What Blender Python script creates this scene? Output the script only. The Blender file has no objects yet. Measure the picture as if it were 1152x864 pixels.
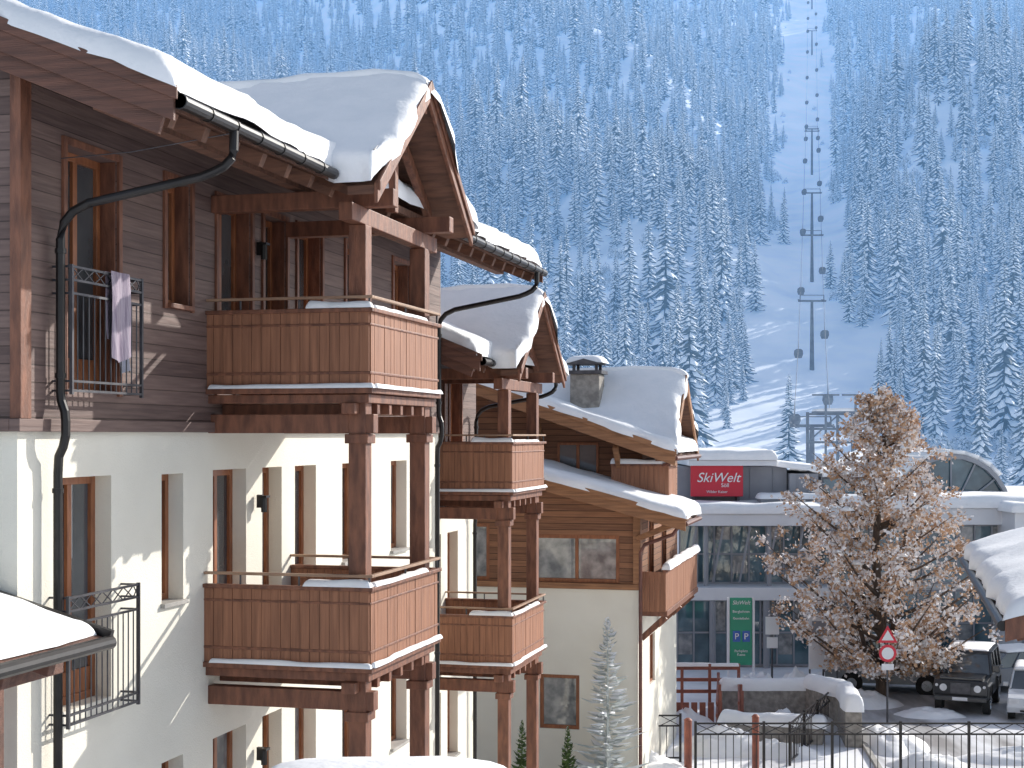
import bpy, bmesh, math, random
import numpy as np
from mathutils import Vector, Matrix, noise
random.seed(7)
rnd=random.random
def ru(a,b): return a+(b-a)*random.random()
scene=bpy.context.scene
ROT=math.radians(14.0)
GZ=-9.5

# ------------------------------------------------------------ materials
def newmat(name):
    m=bpy.data.materials.new(name); m.use_nodes=True
    nt=m.node_tree; b=nt.nodes['Principled BSDF']
    return m,nt,b
def N(nt,t,**k):
    n=nt.nodes.new(t)
    for a,v in k.items(): setattr(n,a,v)
    return n
def mat(name,c1,c2=None,rough=.6,scale=4.0,stretch=(1,1,1),bump=0.0,bscale=None,metal=0.0,lo=.35,hi=.65,detail=6,spec=None):
    m,nt,b=newmat(name)
    b.inputs['Roughness'].default_value=rough
    b.inputs['Metallic'].default_value=metal
    if spec is not None: b.inputs['Specular IOR Level'].default_value=spec
    if c2 is None: c2=tuple(x*.8 for x in c1)
    tc=N(nt,'ShaderNodeTexCoord'); mp=N(nt,'ShaderNodeMapping'); mp.inputs['Scale'].default_value=stretch
    nt.links.new(tc.outputs['Object'],mp.inputs['Vector'])
    nz=N(nt,'ShaderNodeTexNoise'); nz.inputs['Scale'].default_value=scale; nz.inputs['Detail'].default_value=detail
    nt.links.new(mp.outputs[0],nz.inputs['Vector'])
    cr=N(nt,'ShaderNodeValToRGB'); cr.color_ramp.elements[0].position=lo; cr.color_ramp.elements[1].position=hi
    cr.color_ramp.elements[0].color=(*c2,1); cr.color_ramp.elements[1].color=(*c1,1)
    nt.links.new(nz.outputs['Fac'],cr.inputs[0]); nt.links.new(cr.outputs[0],b.inputs['Base Color'])
    if bump>0:
        n2=N(nt,'ShaderNodeTexNoise'); n2.inputs['Scale'].default_value=bscale or scale*4; n2.inputs['Detail'].default_value=6
        nt.links.new(mp.outputs[0],n2.inputs['Vector'])
        bp=N(nt,'ShaderNodeBump'); bp.inputs['Strength'].default_value=bump; bp.inputs['Distance'].default_value=.03
        nt.links.new(n2.outputs['Fac'],bp.inputs['Height']); nt.links.new(bp.outputs[0],b.inputs['Normal'])
    return m
def plankmat(name,c1,c2,pitch=.16,axis='Z',rough=.65,groove=.10,gdark=(.25,.22,.2,1)):
    """timber cladding: separate boards, grain and dark joints"""
    m,nt,b=newmat(name); b.inputs['Roughness'].default_value=rough
    L=nt.links.new
    tc=N(nt,'ShaderNodeTexCoord'); sp=N(nt,'ShaderNodeSeparateXYZ'); L(tc.outputs['Object'],sp.inputs[0])
    dv=N(nt,'ShaderNodeMath',operation='DIVIDE'); L(sp.outputs[axis],dv.inputs[0]); dv.inputs[1].default_value=pitch
    fl=N(nt,'ShaderNodeMath',operation='FLOOR'); L(dv.outputs[0],fl.inputs[0])
    fr=N(nt,'ShaderNodeMath',operation='FRACT'); L(dv.outputs[0],fr.inputs[0])
    wn=N(nt,'ShaderNodeTexWhiteNoise',noise_dimensions='1D'); L(fl.outputs[0],wn.inputs['W'])
    mp=N(nt,'ShaderNodeMapping'); mp.inputs['Scale'].default_value={'Z':(1.2,1.2,22),'X':(22,22,1.2),'Y':(1,22,1.2)}[axis]
    L(tc.outputs['Object'],mp.inputs[0])
    nz=N(nt,'ShaderNodeTexNoise'); nz.inputs['Scale'].default_value=1.3; nz.inputs['Detail'].default_value=8; L(mp.outputs[0],nz.inputs['Vector'])
    ad=N(nt,'ShaderNodeMath',operation='MULTIPLY_ADD'); L(wn.outputs['Value'],ad.inputs[0]); ad.inputs[1].default_value=.35; 
    L(nz.outputs['Fac'],ad.inputs[2])
    cr=N(nt,'ShaderNodeValToRGB'); cr.color_ramp.elements[0].position=.4; cr.color_ramp.elements[1].position=1.0
    cr.color_ramp.elements[0].color=(*c2,1); cr.color_ramp.elements[1].color=(*c1,1); L(ad.outputs[0],cr.inputs[0])
    lt=N(nt,'ShaderNodeMath',operation='LESS_THAN'); L(fr.outputs[0],lt.inputs[0]); lt.inputs[1].default_value=groove
    mx=N(nt,'ShaderNodeMixRGB'); mx.blend_type='MULTIPLY'; L(lt.outputs[0],mx.inputs[0]); L(cr.outputs[0],mx.inputs[1]); mx.inputs[2].default_value=gdark
    L(mx.outputs[0],b.inputs['Base Color'])
    s1=N(nt,'ShaderNodeMath',operation='SUBTRACT'); L(nz.outputs['Fac'],s1.inputs[0]); L(lt.outputs[0],s1.inputs[1])
    bp=N(nt,'ShaderNodeBump'); bp.inputs['Strength'].default_value=.6; bp.inputs['Distance'].default_value=.012
    L(s1.outputs[0],bp.inputs['Height']); L(bp.outputs[0],b.inputs['Normal'])
    return m
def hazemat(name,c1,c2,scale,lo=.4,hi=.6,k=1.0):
    """surface far up the valley: haze painted in as emission, rising with world Y"""
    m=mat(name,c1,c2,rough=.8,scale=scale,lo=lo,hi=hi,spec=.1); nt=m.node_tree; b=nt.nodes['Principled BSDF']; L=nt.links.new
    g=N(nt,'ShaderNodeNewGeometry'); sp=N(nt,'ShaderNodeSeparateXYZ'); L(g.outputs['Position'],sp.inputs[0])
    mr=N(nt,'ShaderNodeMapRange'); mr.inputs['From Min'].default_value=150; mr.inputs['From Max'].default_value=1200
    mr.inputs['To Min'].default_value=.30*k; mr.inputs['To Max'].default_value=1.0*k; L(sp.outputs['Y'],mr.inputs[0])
    b.inputs['Emission Color'].default_value=(.15,.30,.55,1)  # distance haze put into the surface itself as a blue glow
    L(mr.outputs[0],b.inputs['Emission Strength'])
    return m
M={}
M['snow']=mat('snow_surface',(.91,.91,.92),(.86,.87,.885),rough=.7,scale=2.5,bump=.45,bscale=11)
M['stucco']=mat('stucco_render',(.82,.785,.685),(.77,.73,.63),rough=.9,scale=.9,bump=.3,bscale=60)
M['clad']=plankmat('weathered_cladding',(.205,.135,.115),(.10,.062,.055),pitch=.18,groove=.07,gdark=(.45,.42,.4,1))
M['logs']=plankmat('larch_cladding',(.34,.155,.075),(.17,.073,.036),pitch=.17)
M['wood']=mat('stained_timber',(.25,.10,.055),(.125,.048,.028),rough=.55,scale=2.2,stretch=(5,5,1.2),bump=.3,bscale=12)
M['board']=mat('balcony_boards',(.375,.165,.088),(.20,.083,.043),rough=.6,scale=2.0,stretch=(9,9,.5),bump=.3,bscale=9,lo=.28,hi=.72)
M['rail']=mat('pale_handrail',(.38,.24,.155),(.26,.155,.10),rough=.6,scale=3)
M['dark']=mat('dark_soffit_timber',(.19,.088,.053),(.10,.047,.03),rough=.7,scale=2,stretch=(1,6,6),bump=.3)
M['barge']=mat('larch_bargeboard',(.36,.17,.078),(.22,.10,.045),rough=.6,scale=2,stretch=(.6,4,8),bump=.3)
M['barge2']=mat('dark_bargeboard',(.17,.075,.05),(.095,.043,.03),rough=.6,scale=2,stretch=(.5,5,9),bump=.35,bscale=10)
M['frame']=mat('window_frame',(.34,.125,.05),(.22,.075,.03),rough=.45,scale=3,stretch=(4,4,1))
M['metal']=mat('black_metal',(.025,.022,.022),(.015,.014,.014),rough=.35,scale=5,metal=.3)
M['iron']=mat('grey_iron',(.10,.10,.11),(.06,.06,.07),rough=.45,scale=5,metal=.5)
M['copper']=mat('brown_pipe',(.16,.06,.045),(.10,.04,.03),rough=.4,scale=5)
M['stone']=mat('chimney_stone',(.36,.33,.29),(.22,.20,.18),rough=.9,scale=6,bump=.6,bscale=12)
M['conc']=mat('concrete',(.42,.40,.37),(.30,.29,.27),rough=.9,scale=3,bump=.3)
M['cloth']=mat('towel',(.42,.36,.42),(.25,.20,.26),rough=.95,scale=5,stretch=(1,6,.5),bump=.4)
M['cloth2']=mat('shirt',(.45,.45,.52),(.35,.35,.4),rough=.95,scale=4,bump=.4)
M['gpanel']=mat('grey_panel',(.30,.31,.34),(.25,.26,.29),rough=.5,scale=1)
M['white']=mat('white_panel',(.74,.75,.78),(.68,.69,.72),rough=.5,scale=1)
M['red']=mat('red_sign',(.62,.02,.05),(.58,.02,.04),rough=.4,scale=1)
M['green']=mat('green_sign',(.02,.30,.17),(.02,.26,.15),rough=.4,scale=1)
M['blue']=mat('blue_sign',(.03,.12,.45),(.03,.1,.4),rough=.4,scale=1)
M['txt']=mat('white_letters',(.85,.85,.85),(.8,.8,.8),rough=.5,scale=1)
M['redw']=mat('red_brown_fence',(.32,.10,.06),(.2,.065,.045),rough=.6,scale=3)
M['tyre']=mat('tyre',(.02,.02,.02),rough=.8)
M['chrome']=mat('chrome',(.6,.6,.6),rough=.2,metal=1)
M['lamp']=mat('headlamp',(.7,.7,.72),rough=.15)
M['tail']=mat('tail_lamp',(.4,.02,.02),rough=.2)
def glassmat(name,c1,c2,sc=.7,rough=.04):
    m=mat(name,c1,c2,rough=rough,scale=sc,spec=.8); m.node_tree.nodes['Principled BSDF'].inputs['Coat Weight'].default_value=.5
    m.node_tree.nodes['Principled BSDF'].inputs['Coat Roughness'].default_value=.02; return m
M['glass']=glassmat('window_glass',(.10,.11,.12),(.03,.035,.04))
M['curtain']=glassmat('curtained_glass',(.38,.38,.37),(.13,.14,.15),sc=3)
M['sglass']=glassmat('station_glass',(.13,.22,.26),(.04,.08,.10),sc=.8)
M['bark']=mat('bark',(.12,.085,.065),(.06,.045,.035),rough=.95,scale=6,stretch=(1,1,.3),bump=.5)
M['leaf']=mat('brown_leaves',(.62,.41,.27),(.42,.25,.14),rough=.8,scale=1.2)
M['frost']=mat('frosted_leaves',(.88,.86,.86),(.74,.66,.62),rough=.8,scale=3)
M['bneedle']=mat('bright_conifer',(.13,.20,.05),(.05,.09,.03),rough=.8,scale=3)
M['ffrost']=mat('frosted_needles',(.76,.78,.78),(.40,.45,.43),rough=.8,scale=3)
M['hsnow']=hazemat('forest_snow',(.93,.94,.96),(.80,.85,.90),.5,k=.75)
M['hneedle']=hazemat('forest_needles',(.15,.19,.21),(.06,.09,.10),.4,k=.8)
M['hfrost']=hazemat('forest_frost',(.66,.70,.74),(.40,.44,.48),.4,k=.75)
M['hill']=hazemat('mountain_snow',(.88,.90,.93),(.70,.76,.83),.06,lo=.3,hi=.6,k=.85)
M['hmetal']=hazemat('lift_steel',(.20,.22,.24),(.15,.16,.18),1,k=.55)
M['ground']=mat('snowy_ground',(.86,.87,.90),(.64,.65,.69),rough=.8,scale=.45,bump=.7,bscale=3,lo=.3,hi=.6)
M['road']=mat('slushy_road',(.76,.77,.80),(.26,.25,.25),rough=.6,scale=.8,stretch=(1,.22,1),bump=.6,bscale=4,lo=.36,hi=.60)

# ------------------------------------------------------------ mesh builder
class MB:
    def __init__(s): s.v=[];s.f=[];s.m=[]
    def add(s,vs,fs,m=0):
        n=len(s.v); s.v.extend([tuple(p) for p in vs])
        for f in fs: s.f.append(tuple(i+n for i in f)); s.m.append(m)
    def box(s,x0,x1,y0,y1,z0,z1,m=0,F=None):
        vs=[(x,y,z) for z in (z0,z1) for y in (y0,y1) for x in (x0,x1)]
        if F: vs=[F(*p) for p in vs]
        s.add(vs,[(0,2,3,1),(4,5,7,6),(0,1,5,4),(2,6,7,3),(0,4,6,2),(1,3,7,5)],m)
    def beam(s,p0,p1,w,h,m=0):
        p0=Vector(p0);p1=Vector(p1);d=(p1-p0).normalized()
        up=Vector((0,0,1)) if abs(d.z)<.95 else Vector((0,1,0))
        a=d.cross(up).normalized()*w/2; b=a.cross(d).normalized()*h/2
        vs=[p+sa*a+sb*b for p in (p0,p1) for sa,sb in ((-1,-1),(1,-1),(1,1),(-1,1))]
        s.add(vs,[(0,1,2,3),(7,6,5,4),(0,4,5,1),(1,5,6,2),(2,6,7,3),(3,7,4,0)],m)
    def tube(s,pts,r,n=8,m=0,r1=None,cap=True):
        pts=[Vector(p) for p in pts]; vs=[]
        K=len(pts)
        for i,p in enumerate(pts):
            d=(pts[min(i+1,K-1)]-pts[max(i-1,0)]).normalized()
            up=Vector((0,0,1)) if abs(d.z)<.9 else Vector((0,1,0))
            a=d.cross(up).normalized(); b=a.cross(d).normalized()
            rr=r if r1 is None else r+(r1-r)*i/(K-1)
            for j in range(n):
                t=2*math.pi*j/n; vs.append(p+a*math.cos(t)*rr+b*math.sin(t)*rr)
        fs=[]
        for i in range(K-1):
            for j in range(n): fs.append((i*n+j,i*n+(j+1)%n,(i+1)*n+(j+1)%n,(i+1)*n+j))
        if cap: fs.append(tuple(range(n))); fs.append(tuple((K-1)*n+j for j in reversed(range(n))))
        s.add(vs,fs,m)
    def slab(s,A,B,C,D,t,m=0):
        P=[Vector(p) for p in (A,B,C,D)]; Q=[p-Vector((0,0,t)) for p in P]
        s.add(P+Q,[(0,1,2,3),(7,6,5,4),(0,4,5,1),(1,5,6,2),(2,6,7,3),(3,7,4,0)],m)
    def prism(s,poly,off,m=0):
        P=[Vector(p) for p in poly]; n=len(P); Q=[p+Vector(off) for p in P]
        s.add(P+Q,[tuple(range(n)),tuple(reversed(range(n,2*n)))]+[(i,i+n,(i+1)%n+n,(i+1)%n) for i in range(n)],m)
    def snow(s,A,B,C,D,t,edge=.28,wob=.07,step=.3,m=0,ns=.8):
        A,B,C,D=[Vector(p) for p in (A,B,C,D)]
        def sp(L):
            e=[d*edge for d in (0,.04,.16,.38,.7,1.0)]
            if L<2.2*edge: e=[L*x for x in (0,.02,.08,.2,.35)]
            k=max(1,int((L-2*e[-1])/step)); mid=[e[-1]+(L-2*e[-1])*i/k for i in range(k+1)]
            return e[:-1]+mid+[L-x for x in reversed(e[:-1])]
        Lu=((B-A).length+(C-D).length)/2; Lv=((D-A).length+(C-B).length)/2
        U=sp(Lu);V=sp(Lv); vs=[]
        for dv in V:
            for du in U:
                a=du/Lu;b=dv/Lv
                p=(A*(1-a)+B*a)*(1-b)+(D*(1-a)+C*a)*b
                q1=min(min(du,Lu-du)/edge,1);q2=min(min(dv,Lv-dv)/edge,1)
                h=((1-(1-q1)**2.4)**(1/2.4))*((1-(1-q2)**2.4)**(1/2.4))
                nz=noise.noise(p*ns); n2=noise.noise(p*2.7+Vector((9,3,1)))
                hh=t*h*(1+.28*nz+.12*n2)
                w=wob*(1 if min(q1,q2)<1 else .3)
                off=Vector((noise.noise(p*1.3+Vector((5,0,0)))+.5*noise.noise(p*4),noise.noise(p*1.3+Vector((0,7,0)))+.5*noise.noise(p*4.3),0))*w
                vs.append(p+off+Vector((0,0,hh)))
        nU=len(U); fs=[(j*nU+i,j*nU+i+1,(j+1)*nU+i+1,(j+1)*nU+i) for j in range(len(V)-1) for i in range(nU-1)]
        s.add(vs,fs,m)
    def wall(s,F,a0,a1,b0,b1,ops,depth,m=0):
        """skin wall with real openings; F maps (a,b,c) c outward; reveals go inward by depth"""
        ops=[o for o in ops if o[0]>=a0-1e-6 and o[1]<=a1+1e-6 and o[3]>b0 and o[2]<b1]
        ops=[(o[0],o[1],max(o[2],b0),min(o[3],b1)) for o in ops]
        As=sorted(set([a0,a1]+[x for o in ops for x in o[:2]])); Bs=sorted(set([b0,b1]+[x for o in ops for x in o[2:4]]))
        for i in range(len(As)-1):
            for j in range(len(Bs)-1):
                ca=(As[i]+As[i+1])/2;cb=(Bs[j]+Bs[j+1])/2
                if any(o[0]<ca<o[1] and o[2]<cb<o[3] for o in ops): continue
                s.add([F(As[i],Bs[j],0),F(As[i+1],Bs[j],0),F(As[i+1],Bs[j+1],0),F(As[i],Bs[j+1],0)],[(0,1,2,3)],m)
        for o in ops:
            x0,x1,z0,z1=o
            for (p,q) in (((x0,z0),(x0,z1)),((x1,z1),(x1,z0)),((x0,z1),(x1,z1)),((x1,z0),(x0,z0))):
                s.add([F(*p,0),F(*q,0),F(*q,-depth),F(*p,-depth)],[(0,1,2,3)],m)
    def ob(s,name,mats,parent=None,smooth=False,bevel=0,fix=True,loc=None):
        me=bpy.data.meshes.new(name); me.from_pydata(s.v,[],s.f)
        if not isinstance(mats,(list,tuple)): mats=[mats]
        for k in mats: me.materials.append(M[k] if isinstance(k,str) else k)
        me.polygons.foreach_set('material_index',s.m)
        if fix:
            bm=bmesh.new(); bm.from_mesh(me); bmesh.ops.recalc_face_normals(bm,faces=bm.faces); bm.to_mesh(me); bm.free()
        if smooth: me.polygons.foreach_set('use_smooth',[True]*len(me.polygons))
        me.update()
        o=bpy.data.objects.new(name,me); scene.collection.objects.link(o)
        if parent: o.parent=parent
        if loc: o.location=loc
        if bevel:
            b=o.modifiers.new('bevel','BEVEL'); b.width=bevel; b.segments=2; b.limit_method='ANGLE'
        return o
def empty(name,loc=(0,0,0),rz=0):
    e=bpy.data.objects.new(name,None); scene.collection.objects.link(e); e.location=loc; e.rotation_euler=(0,0,rz); e.empty_display_size=.5; return e
def V2W(x,d,z=0):
    return (x*math.cos(ROT)-d*math.sin(ROT), d*math.cos(ROT)+x*math.sin(ROT), z)
def text(body,size,loc,parent,m='txt',name='lettering',rot=(math.pi/2,0,0),ext=.01,shear=0):
    c=bpy.data.curves.new(name,'FONT'); c.body=body; c.size=size; c.extrude=ext; c.align_x='CENTER'; c.align_y='CENTER'; c.shear=shear
    o=bpy.data.objects.new(name,c); scene.collection.objects.link(o); o.parent=parent; o.location=loc; o.rotation_euler=rot
    c.materials.append(M[m]); return o
def FX(X): return lambda a,b,c:(X+c,a,b)
def FY(Y): return lambda a,b,c:(a,Y-c,b)

def window(fr,gl,F,a0,a1,b0,b1,rec,mull=1,gm=0,fw=.07,door=False):
    c=-rec
    def bx(mb,p0,p1,q0,q1,r0,r1,m=0): mb.box(p0,p1,q0,q1,r0,r1,m,F=lambda x,y,z:F(x,y,z))
    bx(fr,a0,a0+fw,b0,b1,c-.04,c+.04); bx(fr,a1-fw,a1,b0,b1,c-.04,c+.04)
    bx(fr,a0+fw,a1-fw,b1-fw,b1,c-.04,c+.038); bx(fr,a0+fw,a1-fw,b0,b0+fw,c-.04,c+.038)
    w=(a1-a0-2*fw)
    for i in range(mull):
        x=a0+fw+w*(i+1)/(mull+1); bx(fr,x-.045,x+.045,b0+fw,b1-fw,c-.04,c+.036)
    if door: bx(fr,a0+fw,a1-fw,b0+fw,b0+.35,c-.03,c+.02)
    bx(gl,a0+fw*.5,a1-fw*.5,b0+fw*.5,b1-fw*.5,c-.03,c-.005,gm)

# ------------------------------------------------------------ chalets with balconies
def parapet_x(bd,y,x0,x1,zf,h=1.0):
    n=int((x1-x0)/.125); w=(x1-x0)/n
    for i in range(n):
        j=ru(-.004,.004); bd.box(x0+i*w+.003,x0+(i+1)*w-.003,y-.014+j,y+.014+j,zf+.03,zf+h)
def parapet_y(bd,x,y0,y1,zf,h=1.0):
    n=int((y1-y0)/.125); w=(y1-y0)/n
    for i in range(n):
        j=ru(-.004,.004); bd.box(x-.014+j,x+.014+j,y0+i*w+.003,y0+(i+1)*w-.003,zf+.03,zf+h)
def balcony(root,x0,x1,y0,y1,zf,h=1.0,under=True):
    bd=MB(); parapet_x(bd,y0,x0,x1,zf,h); parapet_x(bd,y1,x0,x1,zf,h); parapet_y(bd,x1,y0+.02,y1-.02,zf,h)
    bd.ob('balcony_boards',M['board'],root)
    t=MB()
    for z,hh,o in ((zf+h,.05,.06),(zf+.22,.035,.026),(zf-.02,.07,.05),(zf+h-.17,.03,.026)):
        t.box(x0,x1+o,y0-o,y0+o*.6,z,z+hh); t.box(x1-o*.6,x1+o,y0+o*.6+.002,y1-o*.6-.002,z,z+hh); t.box(x0,x1+o,y1-o*.6,y1+o,z,z+hh)
    t.box(x0,x1-.02,y0+.03,y1-.03,zf-.14,zf-.03)
    if under:
        t.box(x0,x1+.02,y0+.1,y0+.28,zf-.52,zf-.28); t.box(x0,x1+.02,y1-.28,y1-.1,zf-.52,zf-.28)
        t.box(x1-.34,x1-.16,y0-.1,y1+.1,zf-.28,zf-.142)
        for k in range(5):
            yy=y0+.5+(y1-y0-1)*k/4; t.box(x0,x1-.05,yy-.05,yy+.05,zf-.276,zf-.144)
    t.ob('balcony_frame',M['wood'],root,bevel=.008)
    r=MB(); zt=zf+h+.17
    r.box(x0,x1+.05,y0-.03,y0+.04,zt,zt+.035); r.box(x1-.02,x1+.05,y0+.043,y1-.043,zt,zt+.035); r.box(x0,x1+.05,y1-.04,y1+.03,zt,zt+.035)
    r.ob('handrail',M['rail'],root,bevel=.006)
    q=MB()
    for (px,py) in [(x1,y0),(x1,y1),(x0+.5,y0),(x0+1.3,y0),(x1,(y0+y1)/2),(x0+.9,y1)]:
        q.tube([(px,py,zf+h),(px,py,zt)],.014,6)
    q.ob('rail_brackets',M['iron'],root)
    s=MB()
    s.snow((x0+.1,y0-.10,zf+.045),(x1+.06,y0-.10,zf+.045),(x1+.06,y0-.015,zf+.045),(x0+.1,y0-.015,zf+.045),.06,edge=.05,wob=.035,step=.1,ns=2.5)
    s.snow((x1+.015,y0,zf+.045),(x1+.09,y0,zf+.045),(x1+.09,y1,zf+.045),(x1+.015,y1,zf+.045),.06,edge=.05,wob=.03,step=.1,ns=2.5)
    s.snow((x1-.85,y0-.07,zf+h+.05),(x1+.03,y0-.07,zf+h+.05),(x1+.03,y0+.07,zf+h+.05),(x1-.85,y0+.07,zf+h+.05),.09,edge=.08,wob=.04,step=.1,ns=3)
    s.snow((x1-.06,y0+.1,zf+h+.05),(x1+.06,y0+.1,zf+h+.05),(x1+.06,y1-.6,zf+h+.05),(x1-.06,y1-.6,zf+h+.05),.05,edge=.06,wob=.03,step=.1,ns=3)
    s.ob('ledge_snow',M['snow'],root,smooth=True)

def french_rail(root,y0,y1,zf,X,top=1.25):
    r=MB(); xo=X+.22
    for z in (zf-.08,zf+.02,zf+top-.28,zf+top-.14,zf+top):
        r.beam((xo,y0,z),(xo,y1,z),.025,.025)
        for y in (y0,y1): r.beam((X-.02,y,z),(xo,y,z),.022,.022)
    n=int((y1-y0)/.11)
    for i in range(n+1):
        y=y0+(y1-y0)*i/n; r.tube([(xo,y,zf-.08),(xo,y,zf+top-.28)],.009,6)
    for i in range(0,n,2):
        ya=y0+(y1-y0)*i/n; yb=y0+(y1-y0)*min(i+2,n)/n
        r.beam((xo,ya,zf+top-.14),(xo,yb,zf+top),.01,.01); r.beam((xo,yb,zf+top-.14),(xo,ya,zf+top),.01,.01)
    for y in (y0,y1): r.beam((xo,y,zf-.12),(xo,y,zf+top+.02),.035,.035)
    r.ob('iron_railing',M['iron'],root)

def chalet(name,off,y0,y1,french=False,near_pipe=None,far_pipe=None):
    root=empty(name,off); X=-8.54; zb=GZ-off[2]-.3; WZ=.14
    Fw=FX(X); Fu=FX(X+.04)
    ops=[]
    for s in (0,-3.5):
        ops+=[(14.4,15.5,-2.95+s,-.45+s,1),(16.72,17.3,-2.05+s,-.47+s,0),(18.15,19.2,-2.95+s,-.45+s,1),(19.75,20.45,-2.95+s,-.45+s,1),
              (20.95,21.8,-2.05+s,-.45+s,0),(22.95,23.8,-2.05+s,-.45+s,0),(25.4,26.3,-2.05+s,-.45+s,0)]
    ups=[(14.45,15.55,.5,3.1,1),(16.75,17.4,1.6,3.12,0),(18.2,19.25,.55,3.1,1),(19.7,20.5,.55,3.1,1),(20.95,21.9,.55,3.1,0),(23.0,23.9,1.6,3.1,0),(25.4,26.3,1.6,3.1,0)]
    ops=[o for o in ops if o[0]>y0+.15 and o[1]<y1]; ups=[o for o in ups if o[0]>y0+.15 and o[1]<y1]
    w=MB(); w.wall(Fw,y0,y1,zb,WZ,ops,.3)
    w.add([(X,y0,zb),(X,y0,WZ),(-21,y0,WZ),(-21,y0,zb)],[(0,1,2,3)]); w.add([(X,y1,zb),(X,y1,WZ),(-21,y1,WZ),(-21,y1,zb)],[(0,1,2,3)])
    w.add([(-21,y0,zb),(-21,y0,4),(-21,y1,4),(-21,y1,zb)],[(0,1,2,3)])
    w.ob('stucco_wall',M['stucco'],root,fix=False)
    u=MB(); u.wall(Fu,y0-.02,y1+.02,WZ,4.05,ups,.3)
    for yy in (y0-.02,y1+.02):
        u.add([(X+.04,yy,WZ),(X+.04,yy,3.95),(-15,yy,6.55),(-21,yy,4.2),(-21,yy,WZ)],[(0,1,2,3,4)])
    u.ob('timber_wall',M['clad'],root,fix=False)
    t=MB(); t.box(X-.02,X+.10,y0-.12,y1+.05,WZ-.10,WZ+.03,2); t.box(-21,X-.022,y0-.12,y0-.022,WZ-.10,WZ+.03,2)
    t.box(X-.05,X+.075,y0-.06,y0+.14,WZ+.032,3.9)
    for o in ups:
        t.box(X+.03,X+.075,o[0]-.08,o[0]-.002,o[2]-.06,o[3]+.08); t.box(X+.03,X+.075,o[1]+.002,o[1]+.08,o[2]-.06,o[3]+.08)
        t.box(X+.03,X+.075,o[0],o[1],o[3]+.002,o[3]+.08)
        t.box(X-.19,X+.028,o[1]-.02,o[1]-.001,o[2]+.001,o[3]-.001)
        if not o[4]: t.box(X-.2,X+.12,o[0],o[1]-.022,o[2]-.05,o[2]+.01)
    for o in ops:
        if not o[4]: t.box(X-.22,X+.06,o[0]-.03,o[1]+.03,o[2]-.04,o[2]+.012,1)
    t.ob('wall_trim',[M['wood'],M['conc'],M['clad']],root,bevel=.006)
    fr=MB();gl=MB()
    for o in ops: window(fr,gl,Fw,o[0],o[1],o[2],o[3],.24,mull=1 if o[1]-o[0]>.75 else 0,gm=random.choice([0,0,1]),door=o[4],fw=.09)
    for o in ups: window(fr,gl,Fu,o[0],o[1],o[2],o[3],.24,mull=1 if o[1]-o[0]>.75 else 0,gm=random.choice([0,0,1]),door=o[4],fw=.09)
    fr.ob('window_frames',M['frame'],root,bevel=.005); gl.ob('window_glass',[M['glass'],M['curtain']],root)
    # wall lanterns beside the balcony doors
    lm=MB()
    for z in (-1.0,2.5,-4.5):
        lm.box(X+.04,X+.12,19.46,19.52,z,z+.18); lm.box(X+.08,X+.2,19.42,19.56,z+.14,z+.17); lm.tube([(X+.14,19.49,z-.06),(X+.14,19.49,z+.14)],.045,8)
    lm.ob('wall_lanterns',M['metal'],root)
    # main roof
    e0,e1=y0-.55,y1+.3; zE=3.2; pt=.42; xr=-15; zr=zE+pt*(-6.6-xr)
    r=MB(); r.slab((-6.6,e0,zE),(-6.6,e1,zE),(xr,e1,zr),(xr,e0,zr),.10); r.slab((xr,e0,zr),(xr,e1,zr),(-23,e1,zE+.1),(-23,e0,zE+.1),.10)
    k=e0+.35
    while k<e1:
        r.beam((-6.72,k,zE-.155),(-9.2,k,zE-.155+pt*2.48),.12,.15); k+=.72
    r.beam((-7.35,e0+.08,zE+.03),(-7.35,e1-.1,zE+.03),.16,.18)
    r.ob('roof_deck',M['dark'],root)
    b=MB()
    def bx(yy,d):
        b.prism([(-6.52,yy,zE+.05),(-6.52,yy,zE-.24),(xr,yy,zr-.24),(xr,yy,zr+.05)],(0,d,0)); b.prism([(xr,yy,zr+.05),(xr,yy,zr-.24),(-23,yy,zE-.14),(-23,yy,zE+.15)],(0,d,0))
    bx(e0-.05,.05); bx(e1,.05)
    b.prism([(-6.47,e0-.085,zE+.085),(-6.47,e0-.085,zE-.05),(xr,e0-.085,zr-.05),(xr,e0-.085,zr+.085)],(0,.033,0))
    b.prism([(-6.66,e0+.03,zE-.16),(-6.72,e0+.03,zE-.34),(xr,e0+.03,zr-.40),(xr,e0+.03,zr-.10)],(0,.06,0))
    b.ob('bargeboards',M['barge2'],root,bevel=.008)
    s=MB(); s.snow((-6.5,e0-.08,zE+.06),(-6.5,e1+.08,zE+.06),(xr+.1,e1+.08,zr+.06),(xr+.1,e0-.08,zr+.06),.27,edge=.24,wob=.14,step=.25)
    s.snow((xr-.1,e0,zr+.02),(xr-.1,e1,zr+.02),(-23,e1,zE),(-23,e0,zE),.33,step=.8)
    # gable over the balconies
    gy0,gy1,gm=17.25,21.45,19.35; zg=3.02; zp=4.68; xf=-6.0; xv=-10.25
    g=MB()
    g.slab((xf,gy0,zg),(xf,gm,zp),(xv,gm,zp),(-6.35,gy0,zg),.11); g.slab((xf,gm,zp),(xf,gy1,zg),(-6.35,gy1,zg),(xv,gm,zp),.11)
    g.prism([(-6.95,gy0+.6,zg+.25),(-6.95,gm,zp-.12),(-6.95,gy1-.6,zg+.25)],(.04,0,0))
    g.ob('gable_roof_deck',M['dark'],root)
    g=MB()
    sl=(zp-zg)/(gm-gy0)
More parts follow.
